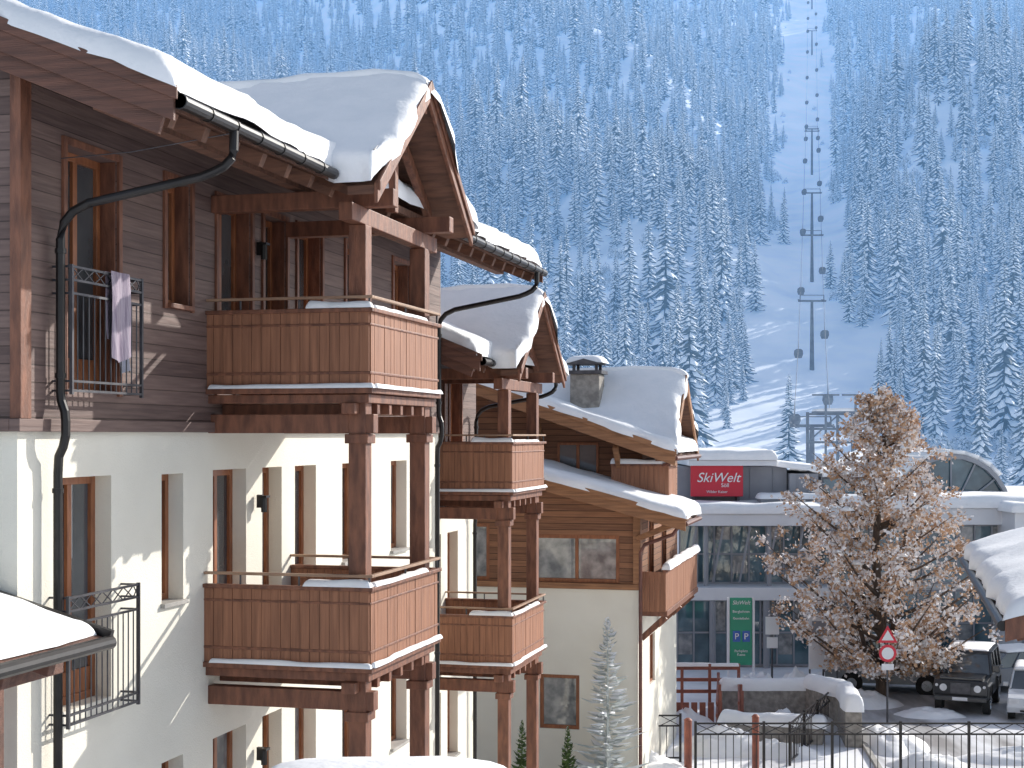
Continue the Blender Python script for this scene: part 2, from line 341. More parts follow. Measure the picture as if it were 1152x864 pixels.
    for sg in (-1,1):
        ye=gy0-.04 if sg<0 else gy1+.04; ze=zg-sl*.04
        g.prism([(xf,gm,zp+.05),(xf,ye,ze+.05),(xf,ye,ze-.2),(xf,gm,zp-.22)],(.05,0,0))
        g.prism([(xf+.052,gm,zp+.075),(xf+.052,ye,ze+.075),(xf+.052,ye,ze-.05),(xf+.052,gm,zp-.06)],(.03,0,0))
    for yy in (18.1,20.6): g.box(-8.5,xf-.02,yy-.1,yy+.1,2.88,3.1)
    g.box(-8.5,xf-.02,gm-.09,gm+.09,zp-.36,zp-.14)
    g.box(-6.58,-6.4,17.55,21.15,2.66,2.878)
    g.box(-6.56,-6.42,gm-.07,gm+.07,3.0,zp-.36)
    g.beam((-6.49,17.7,3.2),(-6.49,gm,4.3),.1,.14); g.beam((-6.49,21.0,3.2),(-6.49,gm,4.3),.1,.14)
    for yy in (18.1,20.6):
        g.box(-6.61,-6.38,yy-.115,yy+.115,zb,2.658)
        for zz in (.02,-3.48): g.box(-6.65,-6.34,yy-.15,yy+.15,zz-.12,zz)
    g.ob('balcony_posts_and_beams',M['wood'],root,bevel=.01)
    s.snow((xf+.07,gy0-.06,zg+.03),(xf+.07,gm+.12,zp+.0),(xv-.3,gm+.12,zp+.03),(-6.42,gy0-.06,zg+.03),.32,edge=.24,wob=.13,step=.25)
    s.snow((xf+.07,gm-.12,zp+.0),(xf+.07,gy1+.06,zg+.03),(-6.42,gy1+.06,zg+.03),(xv-.3,gm-.12,zp+.03),.32,edge=.24,wob=.13,step=.25)
    s.ob('roof_snow',M['snow'],root,smooth=True)
    for zf in (.55,-2.95): balcony(root,X,-6.3,17.9,20.8,zf)
    p=MB()
    def gutter(a,bb):
        p.tube([(-6.48,a,zE-.05),(-6.48,bb,zE-.05)],.068,12)
        k=a
        while k<bb: p.tube([(-6.48,k,zE-.05),(-6.48,k+.025,zE-.05)],.078,12); p.beam((-6.48,k,zE+.02),(-6.62,k,zE+.06),.03,.02); k+=.6
    if gy0-.1-e0>.5: gutter(e0,gy0-.12)
    if e1-gy1>.5: gutter(gy1+.12,e1)
    for yy in [q for q in (near_pipe,far_pipe) if q]:
        xw=X+.16
        p.tube([(-6.47,yy,zE-.1),(-6.47,yy-.01,zE-.30),(-6.49,yy-.02,zE-.38),(-6.56,yy-.04,zE-.46),(-6.66,yy-.05,zE-.51),(-6.8,yy-.06,zE-.56),(xw+.32,yy-.1,2.41),(xw+.14,yy-.1,2.33),(xw+.04,yy-.1,2.22),(xw,yy-.1,2.05),(xw,yy-.1,.45),(xw+.01,yy-.1,.36),(xw+.05,yy-.1,.25),(xw+.06,yy-.1,.15),(xw+.06,yy-.1,-.0),(xw+.03,yy-.1,-.12),(xw-.02,yy-.1,-.22),(xw-.03,yy-.1,-.4),(xw-.03,yy-.1,zb)],.048,12)
        for z in (1.9,.6,-.6,-2.4,-4.2): p.tube([(xw-(.03 if z<0 else 0),yy-.1,z),(xw-(.03 if z<0 else 0),yy-.1,z+.05)],.06,12)
    p.ob('gutters_and_downpipes',M['metal'],root,smooth=False)
    if french:
        french_rail(root,14.2,15.72,.55,X+.04,1.22); french_rail(root,14.2,15.72,-2.95,X,1.25); french_rail(root,14.2,15.72,-6.45,X,1.25)
    return root
c1=chalet('alpine_chalet',(0,0,0),13.6,28.3,True,14.25,27.9)
c2=chalet('alpine_chalet',(-1.07,11.6,-1.73),16.9,23.2,False,None,22.9)

# laundry on the french balcony
def cloth(mb,x,y0,y1,zt,zl,ph):
    nu,nv=14,16; vs=[]
    for j in range(nv+1):
        for i in range(nu+1):
            a=i/nu;b=j/nv
            z=zt-(zt-zl)*b; k=.025*math.sin(a*9+ph)*(.3+b)
            vs.append((x+k+.02*b,y0+(y1-y0)*a+.02*math.sin(b*5+ph),z-.05*b*math.sin(a*4+ph)))
    mb.add(vs,[(j*(nu+1)+i,j*(nu+1)+i+1,(j+1)*(nu+1)+i+1,(j+1)*(nu+1)+i) for j in range(nv) for i in range(nu)])
cl=MB(); cloth(cl,-8.24,14.95,15.36,1.80,.85,0); cloth(cl,-8.33,14.95,15.36,1.80,1.1,1)
cl.ob('hanging_towel',M['cloth'],None,smooth=True)
cl=MB(); cloth(cl,-8.36,15.30,15.60,1.5,.68,2); cl.ob('hanging_shirt',M['cloth2'],None,smooth=True)
cw=MB(); cw.tube([(-8.4,14.2,2.9),(-7.6,14.2,2.93),(-6.5,14.25,3.08)],.006,5); cw.ob('overhead_wire',M['iron'])

# porch lean-to on the end wall
po=empty('porch_roof')
p=MB(); zE=-1.98; up=1.6
p.slab((-7.5,8.6,zE),(-7.5,13.45,zE),(-13,13.45,zE+up),(-13,8.6,zE+up),.12)
k=8.9
while k<13.4: p.beam((-7.58,k,zE-.2),(-9.4,k,zE-.2+.52),.12,.14); k+=.75
p.beam((-8.0,8.7,zE-.25),(-8.0,13.4,zE-.25),.2,.22); p.box(-9.1,-8.9,8.9,9.1,GZ,zE-.1); p.box(-8.75,-8.56,13.2,13.4,GZ,zE-.2)
p.ob('porch_frame',M['barge2'],po,bevel=.01)
p=MB(); p.tube([(-7.42,8.6,zE-.05),(-7.42,13.45,zE-.05)],.07,12); p.beam((-7.44,13.5,zE-.02),(-13,13.5,zE+up-.02),.06,.16); p.ob('porch_gutter',M['metal'],po)
p=MB(); p.snow((-7.55,8.5,zE+.02),(-7.55,13.42,zE+.02),(-13,13.42,zE+up+.02),(-13,8.5,zE+up+.02),.13,edge=.2,wob=.12); p.ob('porch_snow',M['snow'],po,smooth=True)

# snow covered entrance canopy just below the viewpoint
ca=empty('snow_covered_canopy',V2W(-1.05,12,0),ROT)
p=MB(); p.snow((-1.0,-.8,-2.84),(1.0,-.8,-2.84),(1.0,.9,-2.84),(-1.0,.9,-2.84),.2,edge=.8,wob=.05,step=.15); p.ob('canopy_snow',M['snow'],ca,smooth=True)
p=MB(); p.box(-1,1,-.8,.9,-2.95,-2.843)
for x in (-.85,.85):
    for y in (-.65,.75): p.box(x-.07,x+.07,y-.07,y+.07,GZ,-2.952)
p.ob('canopy_frame',M['wood'],ca,bevel=.01)

# ------------------------------------------------------------ third chalet
t3=empty('timber_chalet'); Y0=40.0; X1=-6.5
Fe=FY(Y0); Fs=FX(X1)
w=MB(); w.wall(Fe,-17,X1,GZ-.3,-4.03,[(-9.2,-8.1,-7.94,-6.47)],.2); w.wall(Fs,Y0,47.5,GZ-.3,-4.03,[(42,43,-7,-5.6)],.2)
w.ob('stucco_wall',M['stucco'],t3,fix=False)
w=MB(); Fe2=FY(Y0-.03); Fs2=FX(X1+.03)
w.wall(Fe2,-17,X1+.03,-4.03,-2.0,[(-9.35,-7.0,-3.96,-2.68),(-12,-10.6,-3.96,-2.4)],.15); w.wall(Fs2,Y0-.03,47.5,-4.03,-2.0,[(41.5,42.6,-3.98,-2.2),(44,45.1,-3.98,-2.2)],.15)
w.add([Fe2(X1+.03,-2.0,0),Fe2(-17,-2.0,0),Fe2(-17,.95,0),Fe2(X1+.03,-1.9,0)],[(0,1,2,3)])
w.add([Fs2(Y0,-2,0),Fs2(47.5,-2,0),Fs2(47.5,-.7,0),Fs2(43,-.7,0),Fs2(42.4,-1.9,0),Fs2(Y0,-1.9,0)],[(0,1,2,3,4,5)])
w.prism([(-6.75,42.3,-2.4),(-17,42.3,-2.4),(-17,42.3,1.0),(-13,42.3,1.8),(-6.75,42.3,-.35)],(0,.2,0))
w.prism([(-6.75,42.502,-2.4),(-6.75,45.6,-2.4),(-6.75,45.6,-.35),(-6.75,43.4,1.2),(-6.75,42.502,-.3)],(-.2,0,0))
w.add([(X1,47.5,GZ),(X1,47.5,-.7),(-17,47.5,-.7),(-17,47.5,GZ)],[(0,1,2,3)])
w.ob('timber_wall',M['logs'],t3,fix=False)
fr=MB();gl=MB()
window(fr,gl,Fe2,-9.35,-7.0,-3.96,-2.68,.08,mull=1,gm=1,fw=.1); window(fr,gl,Fe,-9.2,-8.1,-7.94,-6.47,.08,mull=0,gm=1,fw=.1)
window(fr,gl,Fe2,-12,-10.6,-3.96,-2.4,.08,mull=1,gm=1,fw=.1)
for o in ((41.5,42.6,-3.98,-2.2),(44,45.1,-3.98,-2.2)): window(fr,gl,Fs2,*o,.1,mull=1)
window(fr,gl,Fs,42,43,-7,-5.6,.1,mull=1)
window(fr,gl,FY(42.28),-9.2,-8.0,-1.35,-.2,.0,mull=1)
fr.ob('window_frames',M['frame'],t3,bevel=.01); gl.ob('window_glass',[M['glass'],M['curtain']],t3)
r=MB(); pt=.35
r.slab((-5.2,39.1,-2.2),(-5.2,42.25,-2.2),(-13,42.25,-.1),(-13,39.1,-.1),.14)
r.slab((-5.72,40.9,-.5),(-5.72,46.3,-.5),(-13.2,46.3,2.1),(-13.2,40.9,2.1),.14)
r.slab((-13.2,40.9,2.1),(-13.2,46.3,2.1),(-20,46.3,-.3),(-20,40.9,-.3),.14)
r.slab((-5.7,41.0,-.5),(-5.7,43.5,1.75),(-12.1,43.5,1.75),(-5.9,41.0,-.5),.12); r.slab((-5.7,43.5,1.75),(-5.7,46.2,-.5),(-5.9,46.2,-.5),(-12.1,43.5,1.75),.12)
r.beam((-6.1,40.95,-.6),(-6.1,46.2,-.6),.16,.2); r.beam((-8.3,40.95,.18),(-8.3,42.3,.18),.18,.24); r.beam((-10.8,40.95,1.05),(-10.8,42.3,1.05),.18,.24)
r.beam((-5.9,39.15,-2.2),(-5.9,42.2,-2.2),.16,.2); r.beam((-8.9,39.15,-1.36),(-8.9,40,-1.36),.18,.22)
r.ob('roof_deck',M['dark'],t3)
b=MB()
b.prism([(-5.62,40.84,-.42),(-5.62,40.84,-.82),(-13.2,40.84,1.82),(-13.2,40.84,2.2)],(0,.06,0)); b.prism([(-5.58,40.80,-.38),(-5.58,40.80,-.55),(-13.2,40.80,2.08),(-13.2,40.80,2.24)],(0,.035,0))
b.prism([(-5.1,39.04,-2.12),(-5.1,39.04,-2.48),(-13,39.04,-.35),(-13,39.04,0)],(0,.06,0)); b.prism([(-5.06,39.0,-2.08),(-5.06,39.0,-2.22),(-13,39.0,-.1),(-13,39.0,.04)],(0,.035,0))
for a in ((41.0-.1,-.58),(46.3,-.58)): b.prism([(-5.7,43.5,1.8),(-5.7,a[0],a[1]+.08),(-5.7,a[0],a[1]-.2),(-5.7,43.5,1.47)],(.06,0,0))
b.box(-17,X1+.08,Y0-.1,Y0-.032,-4.13,-3.97)
b.box(-6.62,-6.42,Y0-.12,Y0+.1,-3.96,-2.1); b.beam((-6.5,Y0-.1,-2.75),(-5.4,Y0-.7,-2.3),.12,.14); b.beam((-7.3,42.2,-1.5),(-7.3,41.0,-.3),.14,.16); b.beam((-9.6,42.2,-.3),(-9.6,41.0,.7),.14,.16)
b.ob('bargeboards',M['barge'],t3,bevel=.01)
bl=MB(); parapet_y(bl,-5.8,40.2,47,-4.75,1.1); parapet_x(bl,40.2,X1,-5.8,-4.75,1.1); parapet_x(bl,41.5,-7.5,-5.9,-1.75,.9); parapet_y(bl,-5.9,41.5,43,-1.75,.9); bl.ob('balcony_boards',M['board'],t3)
bl=MB(); bl.box(X1,-5.75,40.25,46.95,-4.85,-4.7); bl.box(-5.86,-5.72,40.15,47.05,-3.65,-3.59); bl.box(-7.5,-5.84,41.42,41.56,-.85,-.79); bl.box(-7.5,-5.9,41.565,43,-1.85,-1.75)
for yy in (40.6,43.5,46.5): bl.beam((X1,yy,-5.5),(-5.85,yy,-4.9),.14,.16)
bl.ob('balcony_frame',M['wood'],t3,bevel=.01)
s=MB()
s.snow((-5.6,40.78,-.46),(-5.6,46.35,-.46),(-13.1,46.35,2.14),(-13.1,40.78,2.14),.3,edge=.3,wob=.12); s.snow((-13,40.8,2.12),(-13,46.3,2.12),(-20,46.3,-.28),(-20,40.8,-.28),.3,step=1)
s.snow((-5.62,40.9,-.5),(-5.62,43.62,1.74),(-12.4,43.62,1.76),(-6.0,40.9,-.5),.33,edge=.3,wob=.12); s.snow((-5.62,43.38,1.74),(-5.62,46.3,-.5),(-6,46.3,-.5),(-12.4,43.38,1.76),.33,edge=.3,wob=.12)
s.snow((-5.1,38.98,-2.16),(-5.1,42.25,-2.16),(-12.8,42.25,-.08),(-12.8,38.98,-.08),.28,edge=.28,wob=.12)
s.snow((-5.9,40.1,-3.585),(-5.65,40.1,-3.585),(-5.65,47.1,-3.585),(-5.9,47.1,-3.585),.2,edge=.12,wob=.05,step=.2); s.snow((-7.5,41.4,-.785),(-5.85,41.4,-.785),(-5.85,41.56,-.785),(-7.5,41.56,-.785),.14,edge=.08,wob=.03,step=.2)
s.ob('roof_snow',M['snow'],t3,smooth=True)
c=MB(); c.box(-8.8,-7.95,42.1,42.9,.4,1.75); c.ob('chimney_stack',M['stone'],t3,bevel=.03)
c=MB(); c.box(-8.88,-7.87,42.02,42.98,1.752,1.85)
for x in (-8.7,-8.05):
    for y in (42.2,42.8): c.box(x-.04,x+.04,y-.04,y+.04,1.852,2.02)
c.prism([(-8.95,41.95,2.022),(-7.8,41.95,2.022),(-8.375,41.95,2.18)],(0,1.1,0)); c.ob('chimney_cap',M['iron'],t3)
c=MB(); c.snow((-8.9,42,2.07),(-7.85,42,2.07),(-7.85,43,2.07),(-8.9,43,2.07),.2,edge=.3,wob=.03,step=.15); c.ob('chimney_snow',M['snow'],t3,smooth=True)
c=MB(); c.tube([(-5.3,39.3,-2.35),(-5.5,39.5,-2.6),(-6.3,39.88,-2.9),(-6.42,39.9,-3.1),(-6.42,39.9,GZ)],.05,8); c.tube([(-5.12,39.1,-2.3),(-5.12,42.2,-2.3)],.07,8); c.tube([(-5.62,40.9,-.62),(-5.62,46.2,-.62)],.07,8); c.tube([(-5.7,41,-.7),(-6.6,42.2,-1.0),(-6.68,42.22,-2.2)],.045,8)
c.ob('gutters_and_downpipes',M['copper'],t3)

# ------------------------------------------------------------ valley station building (front at 62 m)
st=empty('ski_station_building',(0,0,0),ROT)
fr=MB();gl=MB();wl=MB();sn=MB();gp=MB()
def curtain(x0,x1,z0,z1,D,nx,nz,band=None):
    gl.box(x0,x1,D,D+.05,z0,z1)
    for i in range(nx+1):
        x=x0+(x1-x0)*i/nx; fr.box(x-.035,x+.035,D-.08,D-.002,z0,z1)
    for j in range(nz+1):
        z=z0+(z1-z0)*j/nz; fr.box(x0,x1,D-.06,D-.004,z-.035,z+.035)
    rs=random.Random(int(D*10)+nx)
    for i in range(nx):
        for j in range(nz):
            if rs.random()<.35:
                xa=x0+(x1-x0)*i/nx+.06; xb=x0+(x1-x0)*(i+1)/nx-.06; za=z0+(z1-z0)*j/nz+.06; zb2=z0+(z1-z0)*(j+1)/nz-.06
                gl.box(xa,xb,D-.012,D-.003,za+(zb2-za)*rs.choice([0,.3,.5]),zb2,1)
curtain(5.4,13.6,-9.4,-6.75,62,12,2)
curtain(7.0,21.5,-6.15,-3.75,63.2,20,2)
wl.box(5.2,13.9,61.6,63.1,-6.72,-6.2); wl.box(5.4,13.6,62.06,70,-9.5,-6.75)
wl.box(7.0,26,63.3,76,-6.15,-3.75)
wl.box(6.8,13.0,61.9,64.6,-3.7,-3.2); wl.box(13.0,26,62.6,64.6,-3.7,-3.0)
for x in (6.0,8.2,10.4,12.6): fr.tube([(x,61.8,-9.5),(x,61.8,-6.72)],.14,10)
for x in (8.0,10.6,13.2): fr.tube([(x,62.3,-6.2),(x,62.3,-3.7)],.1,10)
for i in range(5): fr.beam((7.2+i*1.1,62.5,-6.1),(7.6+i*1.1,62.2,-3.75),.08,.08)
sn.snow((6.7,61.8,-3.2),(13.05,61.8,-3.2),(13.05,66,-3.2),(6.7,66,-3.2),.38,edge=.3,wob=.06,step=.5)
sn.snow((13.0,62.5,-3.0),(26,62.5,-3.0),(26,76,-3.0),(13.0,76,-3.0),.5,edge=.4,wob=.06,step=.8)
sn.snow((5.2,61.5,-6.2),(6.95,61.5,-6.2),(6.95,63,-6.2),(5.2,63,-6.2),.2,edge=.2,step=.4)
gp.box(7.0,12.0,66.0,74,-3.2,-1.35); gp.box(12.05,13.3,65.6,74,-3.2,-1.65)
for x in (8.0,9.2,10.4,11.4,12.4,12.9): gp.box(x-.02,x+.02,65.96,65.998,-3.1,-1.4) if x<12 else gp.box(x-.02,x+.02,65.56,65.598,-3.1,-1.7)
wl.box(7.6,11.4,65.0,74,-1.3,-1.05)
sn.snow((7.55,64.9,-1.05),(11.45,64.9,-1.05),(11.45,74,-1.05),(7.55,74,-1.05),.42,edge=.3,step=.6); sn.snow((11.5,65.6,-1.35),(13.5,65.5,-1.6),(13.5,74,-1.6),(11.5,74,-1.35),.28,edge=.25,step=.5)
sn.snow((10.5,64.2,-2.7),(13.6,64.2,-2.7),(13.6,65.4,-2.7),(10.5,65.4,-2.7),.25,edge=.25,step=.5)
gp.box(10.6,13.5,64.3,65.4,-3.0,-2.7)
gl.box(13.6,16.5,66,66.05,-3.0,-1.9); gp.box(13.5,17,66.06,74,-3.0,-1.8); sn.snow((13.5,65.8,-1.8),(17,65.8,-1.8),(17,74,-1.8),(13.5,74,-1.8),.3,step=.6)
wl.box(20.3,27,61,75,-9.5,-3.1) ; curtain(20.6,26.5,-8.6,-7.3,60.9,5,1)
sn.snow((20.1,60.8,-3.1),(27,60.8,-3.1),(27,63,-3.1),(20.1,63,-3.1),.4,edge=.3,step=.5)
wl.box(13.6,20.3,63.4,70,-9.5,-6.15); curtain(13.9,20.1,-9.2,-6.5,63.3,8,2)
fr.ob('glazing_bars_and_columns',M['gpanel'],st); gl.ob('glazing',[M['sglass'],M['curtain']],st); wl.ob('white_walls_and_slabs',M['white'],st,bevel=.02); gp.ob('grey_cladding',M['gpanel'],st); sn.ob('roof_snow',M['snow'],st,smooth=True)
v=MB(); vs=MB(); cx,cz,R=20.1,-3.6,2.75
K=14
for D0,D1 in ((69,84),):
    pr=None
    for i in range(K+1):
        a=math.pi*i/K; p=(cx+R*math.cos(a),cz+R*math.sin(a))
        if pr:
            v.prism([(pr[0],D0,pr[1]),(p[0],D0,p[1]),(cx+(p[0]-cx)*.93,D0,cz+(p[1]-cz)*.93),(cx+(pr[0]-cx)*.93,D0,cz+(pr[1]-cz)*.93)],(0,D1-D0,0),0)
            if 3<i<12: vs.prism([(cx+(pr[0]-cx)*1.08,D0+.1,cz+(pr[1]-cz)*1.08),(cx+(p[0]-cx)*1.08,D0+.1,cz+(p[1]-cz)*1.08),(cx+(p[0]-cx)*1.005,D0+.1,cz+(p[1]-cz)*1.005),(cx+(pr[0]-cx)*1.005,D0+.1,cz+(pr[1]-cz)*1.005)],(0,D1-D0-.1,0))
        pr=p
v.add([(cx+R*.93*math.cos(math.pi*i/K),69.3,cz+R*.93*math.sin(math.pi*i/K)) for i in range(K+1)],[tuple(range(K+1))],1)
for i in range(1,K,2):
    a=math.pi*i/K; v.beam((cx,69.2,cz),(cx+R*.93*math.cos(a),69.2,cz+R*.93*math.sin(a)),.07,.07)
v.box(cx-R,cx+R,69.35,84,-9.5,cz)
v.ob('barrel_vault',[M['gpanel'],M['sglass']],st); vs.ob('vault_snow',M['snow'],st,smooth=True)
sg=empty('red_ski_sign',V2W(8.85,65.3,-1.95),ROT)
p=MB(); p.box(-1.13,1.13,-.06,.1,-.68,.68); p.ob('sign_board',M['red'],sg,bevel=.02)
p=MB(); p.box(-1.0,-.9,.1,.7,-.9,.3); p.box(.9,1.0,.1,.7,-.9,.3); p.ob('sign_brackets',M['iron'],sg)
text('SkiWelt',.58,(0.05,-.075,.12),sg,shear=.3); text('Söll',.24,(.35,-.075,-.2),sg,name='lettering_small'); text('Wilder Kaiser',.16,(0,-.075,-.48),sg,name='lettering_caption')

# ------------------------------------------------------------ terrain
PD=[0,235,300,370,500,700,900,1200,1700,2100]; PZ=[-9.8,-9.8,-3,15,56,126,206,346,590,800]
def segbump(x,D,ax,aD,bx,bD,w,h):
    dx,dD=bx-ax,bD-aD; L=math.hypot(dx,dD); t=((x-ax)*dx+(D-aD)*dD)/L/L; s=((x-ax)*dD-(D-aD)*dx)/L
    e=1.0
    if t<-.1: e=math.exp(-((t+.1)*3)**2)
    if t>1: e=math.exp(-((t-1)*4)**2)
    return h*e*math.exp(-(s/w)**2)
def hz(x,D):
    z=float(np.interp(D,PD,PZ)); k=min(max((D-260)/300,0),1)
    z+=k*(17*noise.noise(Vector((x/150,D/210,3)))+5*noise.noise(Vector((x/45,D/60,8))))
    px=.1935*D; w=math.exp(-((x-px)/(30+D*.03))**2)
    b=segbump(x,D,-110,1150,118,700,50,46)+segbump(x,D,185,640,420,1000,50,40)+segbump(x,D,-150,760,60,470,38,26)+segbump(x,D,0,1330,260,1050,60,32)
    z+=b*(1-.9*w)
    return z-k*5*w
mb=MB(); nx,ny=150,130; X0,X2=-1300,1500
for j in range(ny+1):
    D=232+(2100-232)*(j/ny)**1.25
    for i in range(nx+1):
        x=X0+(X2-X0)*i/nx; mb.v.append((x,D,hz(x,D)))
for j in range(ny):
    for i in range(nx): mb.f.append((j*(nx+1)+i,j*(nx+1)+i+1,(j+1)*(nx+1)+i+1,(j+1)*(nx+1)+i)); mb.m.append(0)
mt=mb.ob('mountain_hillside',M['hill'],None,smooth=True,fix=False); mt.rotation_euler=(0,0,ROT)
g=MB(); n=60
for j in range(n+1):
    for i in range(n+1):
        x=-2500+5000*i/n; y=-800+3600*j/n; g.v.append((x,y,GZ))
for j in range(n):
    for i in range(n): g.f.append((j*(n+1)+i,j*(n+1)+i+1,(j+1)*(n+1)+i+1,(j+1)*(n+1)+i)); g.m.append(0)
g.ob('ground',M['ground'],fix=False)
rd=MB(); rd.v=[(10.2,40,GZ+.006),(60,36,GZ+.006),(60,60,GZ+.006),(13.5,60,GZ+.006),(11.5,52,GZ+.006)]; rd.f=[(0,1,2,3,4)]; rd.m=[0]
rdo=rd.ob('road',M['road'],fix=False); rdo.rotation_euler=(0,0,ROT)
kb=MB(); 
for a,b in (((10.1,40),(11.4,52)),((11.4,52),(13.4,60))): kb.beam((*a,GZ+.05),(*b,GZ+.05),.15,.13)
ko=kb.ob('kerb',M['conc']); ko.rotation_euler=(0,0,ROT)

# ------------------------------------------------------------ forest
def conifer(H,R,nb,seed,droop=.35,snowf=.8,w0=.14,base=.05,rmin=.6,rmax=1.12):
    rs=random.Random(seed); mb=MB()
    mb.tube([(0,0,-.5),(0,0,H*.6),(0,0,H)],H*.012,5,1,r1=.01,cap=False)
    for i in range(nb):
        t=(i+rs.random())/nb; z=H*(base+(1-base)*t**.95)
        r=R*((1-t)**.8)*rs.uniform(rmin,rmax)+.04*R
        a=i*2.39996+rs.uniform(-.4,.4); ca,sa=math.cos(a),math.sin(a)
        dr=droop*r*rs.uniform(.6,1.4)-(.25*r if t>.8 else 0); w=r*w0+.05*R*rs.uniform(.7,1.3)
        def P(u,v,dz): return (ca*u-sa*v,sa*u+ca*v,z+dz)
        mb.add([P(0,0,0),P(.55*r,w,-.5*dr-.5*w),P(r,0,-dr),P(.55*r,-w,-.5*dr-.5*w),P(.5*r,0,-.3*dr)],[(0,1,4),(1,2,4),(2,3,4),(3,0,4)],1)
        if rs.random()<snowf:
            e=.035*R; k=.92
            mb.add([P(.1*r,0,e),P(.55*r,w*k,-.5*dr-.4*w+e),P(r*1.0,0,-dr+e),P(.55*r,-w*k,-.5*dr-.4*w+e),P(.5*r,0,-.3*dr+e*1.7)],[(0,1,4),(1,2,4),(2,3,4),(3,0,4)],0)
    return mb
protos=[]
spec=[(25,3.9,150,.45,.92),(29,4.2,165,.5,.85),(21,3.9,135,.4,.97),(27,3.3,150,.5,.88),(18,3.3,120,.35,.95)]
for i,(H,R,nb,dr,sf) in enumerate(spec):
    x=-40+i*22; D=262
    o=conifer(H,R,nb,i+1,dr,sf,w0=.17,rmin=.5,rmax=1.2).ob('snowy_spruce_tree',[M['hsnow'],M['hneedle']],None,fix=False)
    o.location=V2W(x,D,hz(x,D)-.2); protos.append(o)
    if H>19: o.scale=(.7,.7,.7)
sh=MB(); rs=random.Random(5)
for i in range(300):
    th=rs.uniform(0,6.28); rr=rs.random()**.5*2.6; z=rs.uniform(.2,6)*(1-.12*rr*rr*.8); p=Vector((rr*math.cos(th),rr*math.sin(th),max(.2,z)))
    d=Vector((rs.gauss(0,1),rs.gauss(0,1),rs.gauss(.8,1))).normalized()*1.0; q=Vector((rs.gauss(0,1),rs.gauss(0,1),rs.gauss(0,1))).normalized()*.2
    sh.add([p-q,p+q,p+d],[(0,1,2)],0 if rs.random()<.8 else 1)
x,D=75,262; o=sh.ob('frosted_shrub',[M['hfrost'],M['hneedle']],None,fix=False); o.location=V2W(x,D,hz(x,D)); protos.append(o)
pts=[];idx=[];scl=[];rot=[]
rs=random.Random(11); D=246.0
while D<1380:
    stp=6.4+D*.0028; x=-(.43*D+45)
    while x<.43*D+75:
        xx=x+rs.uniform(-.5,.5)*stp; DD=D+rs.uniform(-.5,.5)*stp
        x+=stp*rs.uniform(.75,1.1)
        pc=.1935*DD+8*noise.noise(Vector((DD/80,0,4))); hw=8.5+DD*.007+8*noise.noise(Vector((DD/45,(1 if xx>pc else 3),1)))+3*noise.noise(Vector((DD/14,xx/12,1)))
        if DD<400: hw+=5
        onp=abs(xx-pc)<hw
        n1=noise.noise(Vector((xx/38,DD/50,0)))
        k=rs.random()
        if onp and not (k<.10 and abs(xx-pc)>hw*.45): continue
        clear=(395<DD<450 and -12<xx<45) or (DD<300 and n1>-.1) or (520<DD<560 and n1>.25)
        if 262<DD<268 and -60<xx<90: continue
        sc=rs.choice([rs.uniform(.5,.8),rs.uniform(.7,1.0),rs.uniform(.85,1.25)])*(1+.3*n1)
        if onp: id_=5; sc=rs.uniform(.3,.6)
        elif clear or (n1>.42 and k<.55):
            id_=5; sc=rs.uniform(.5,1.1)
            if k>.9: id_=rs.randrange(5); sc*=.5
        else:
            id_=rs.randrange(5)
            if k<.07: id_=5
        if abs(xx-pc)<hw+6 and id_<5: sc*=.7
        pts.append((xx,DD,hz(xx,DD)-.3)); idx.append(id_); scl.append((sc*rs.uniform(.8,1.15),sc*rs.uniform(.8,1.15),sc)); rot.append((rs.uniform(-.03,.03),rs.uniform(-.03,.03),rs.uniform(0,6.28)))
    D+=stp*.95
print('trees',len(pts))
me=bpy.data.meshes.new('forest'); me.from_pydata(pts,[],[])
me.attributes.new('idx','INT','POINT').data.foreach_set('value',idx)
me.attributes.new('scl','FLOAT_VECTOR','POINT').data.foreach_set('vector',np.array(scl).ravel())
me.attributes.new('rot','FLOAT_VECTOR','POINT').data.foreach_set('vector',np.array(rot).ravel())
fo=bpy.data.objects.new('forest',me); scene.collection.objects.link(fo); fo.rotation_euler=(0,0,ROT)
ng=bpy.data.node_groups.new('forest_scatter','GeometryNodeTree')
ng.interface.new_socket('Geometry',in_out='INPUT',socket_type='NodeSocketGeometry'); ng.interface.new_socket('Geometry',in_out='OUTPUT',socket_type='NodeSocketGeometry')
gi=ng.nodes.new('NodeGroupInput'); go=ng.nodes.new('NodeGroupOutput'); ip=ng.nodes.new('GeometryNodeInstanceOnPoints'); jn=ng.nodes.new('GeometryNodeJoinGeometry')
for o in reversed(protos):
    oi=ng.nodes.new('GeometryNodeObjectInfo'); oi.transform_space='ORIGINAL'; oi.inputs['Object'].default_value=o; oi.inputs['As Instance'].default_value=True
    ng.links.new(oi.outputs['Geometry'],jn.inputs[0])
def attr(nm,ty):
    a=ng.nodes.new('GeometryNodeInputNamedAttribute'); a.data_type=ty; a.inputs['Name'].default_value=nm; return [q for q in a.outputs if q.enabled and q.name=='Attribute'][0]
ng.links.new(gi.outputs[0],ip.inputs['Points']); ng.links.new(jn.outputs[0],ip.inputs['Instance']); ip.inputs['Pick Instance'].default_value=True
ng.links.new(attr('idx','INT'),ip.inputs['Instance Index']); ng.links.new(attr('scl','FLOAT_VECTOR'),ip.inputs['Scale']); ng.links.new(attr('rot','FLOAT_VECTOR'),ip.inputs['Rotation'])
ng.links.new(ip.outputs[0],go.inputs[0])
md=fo.modifiers.new('scatter','NODES'); md.node_group=ng

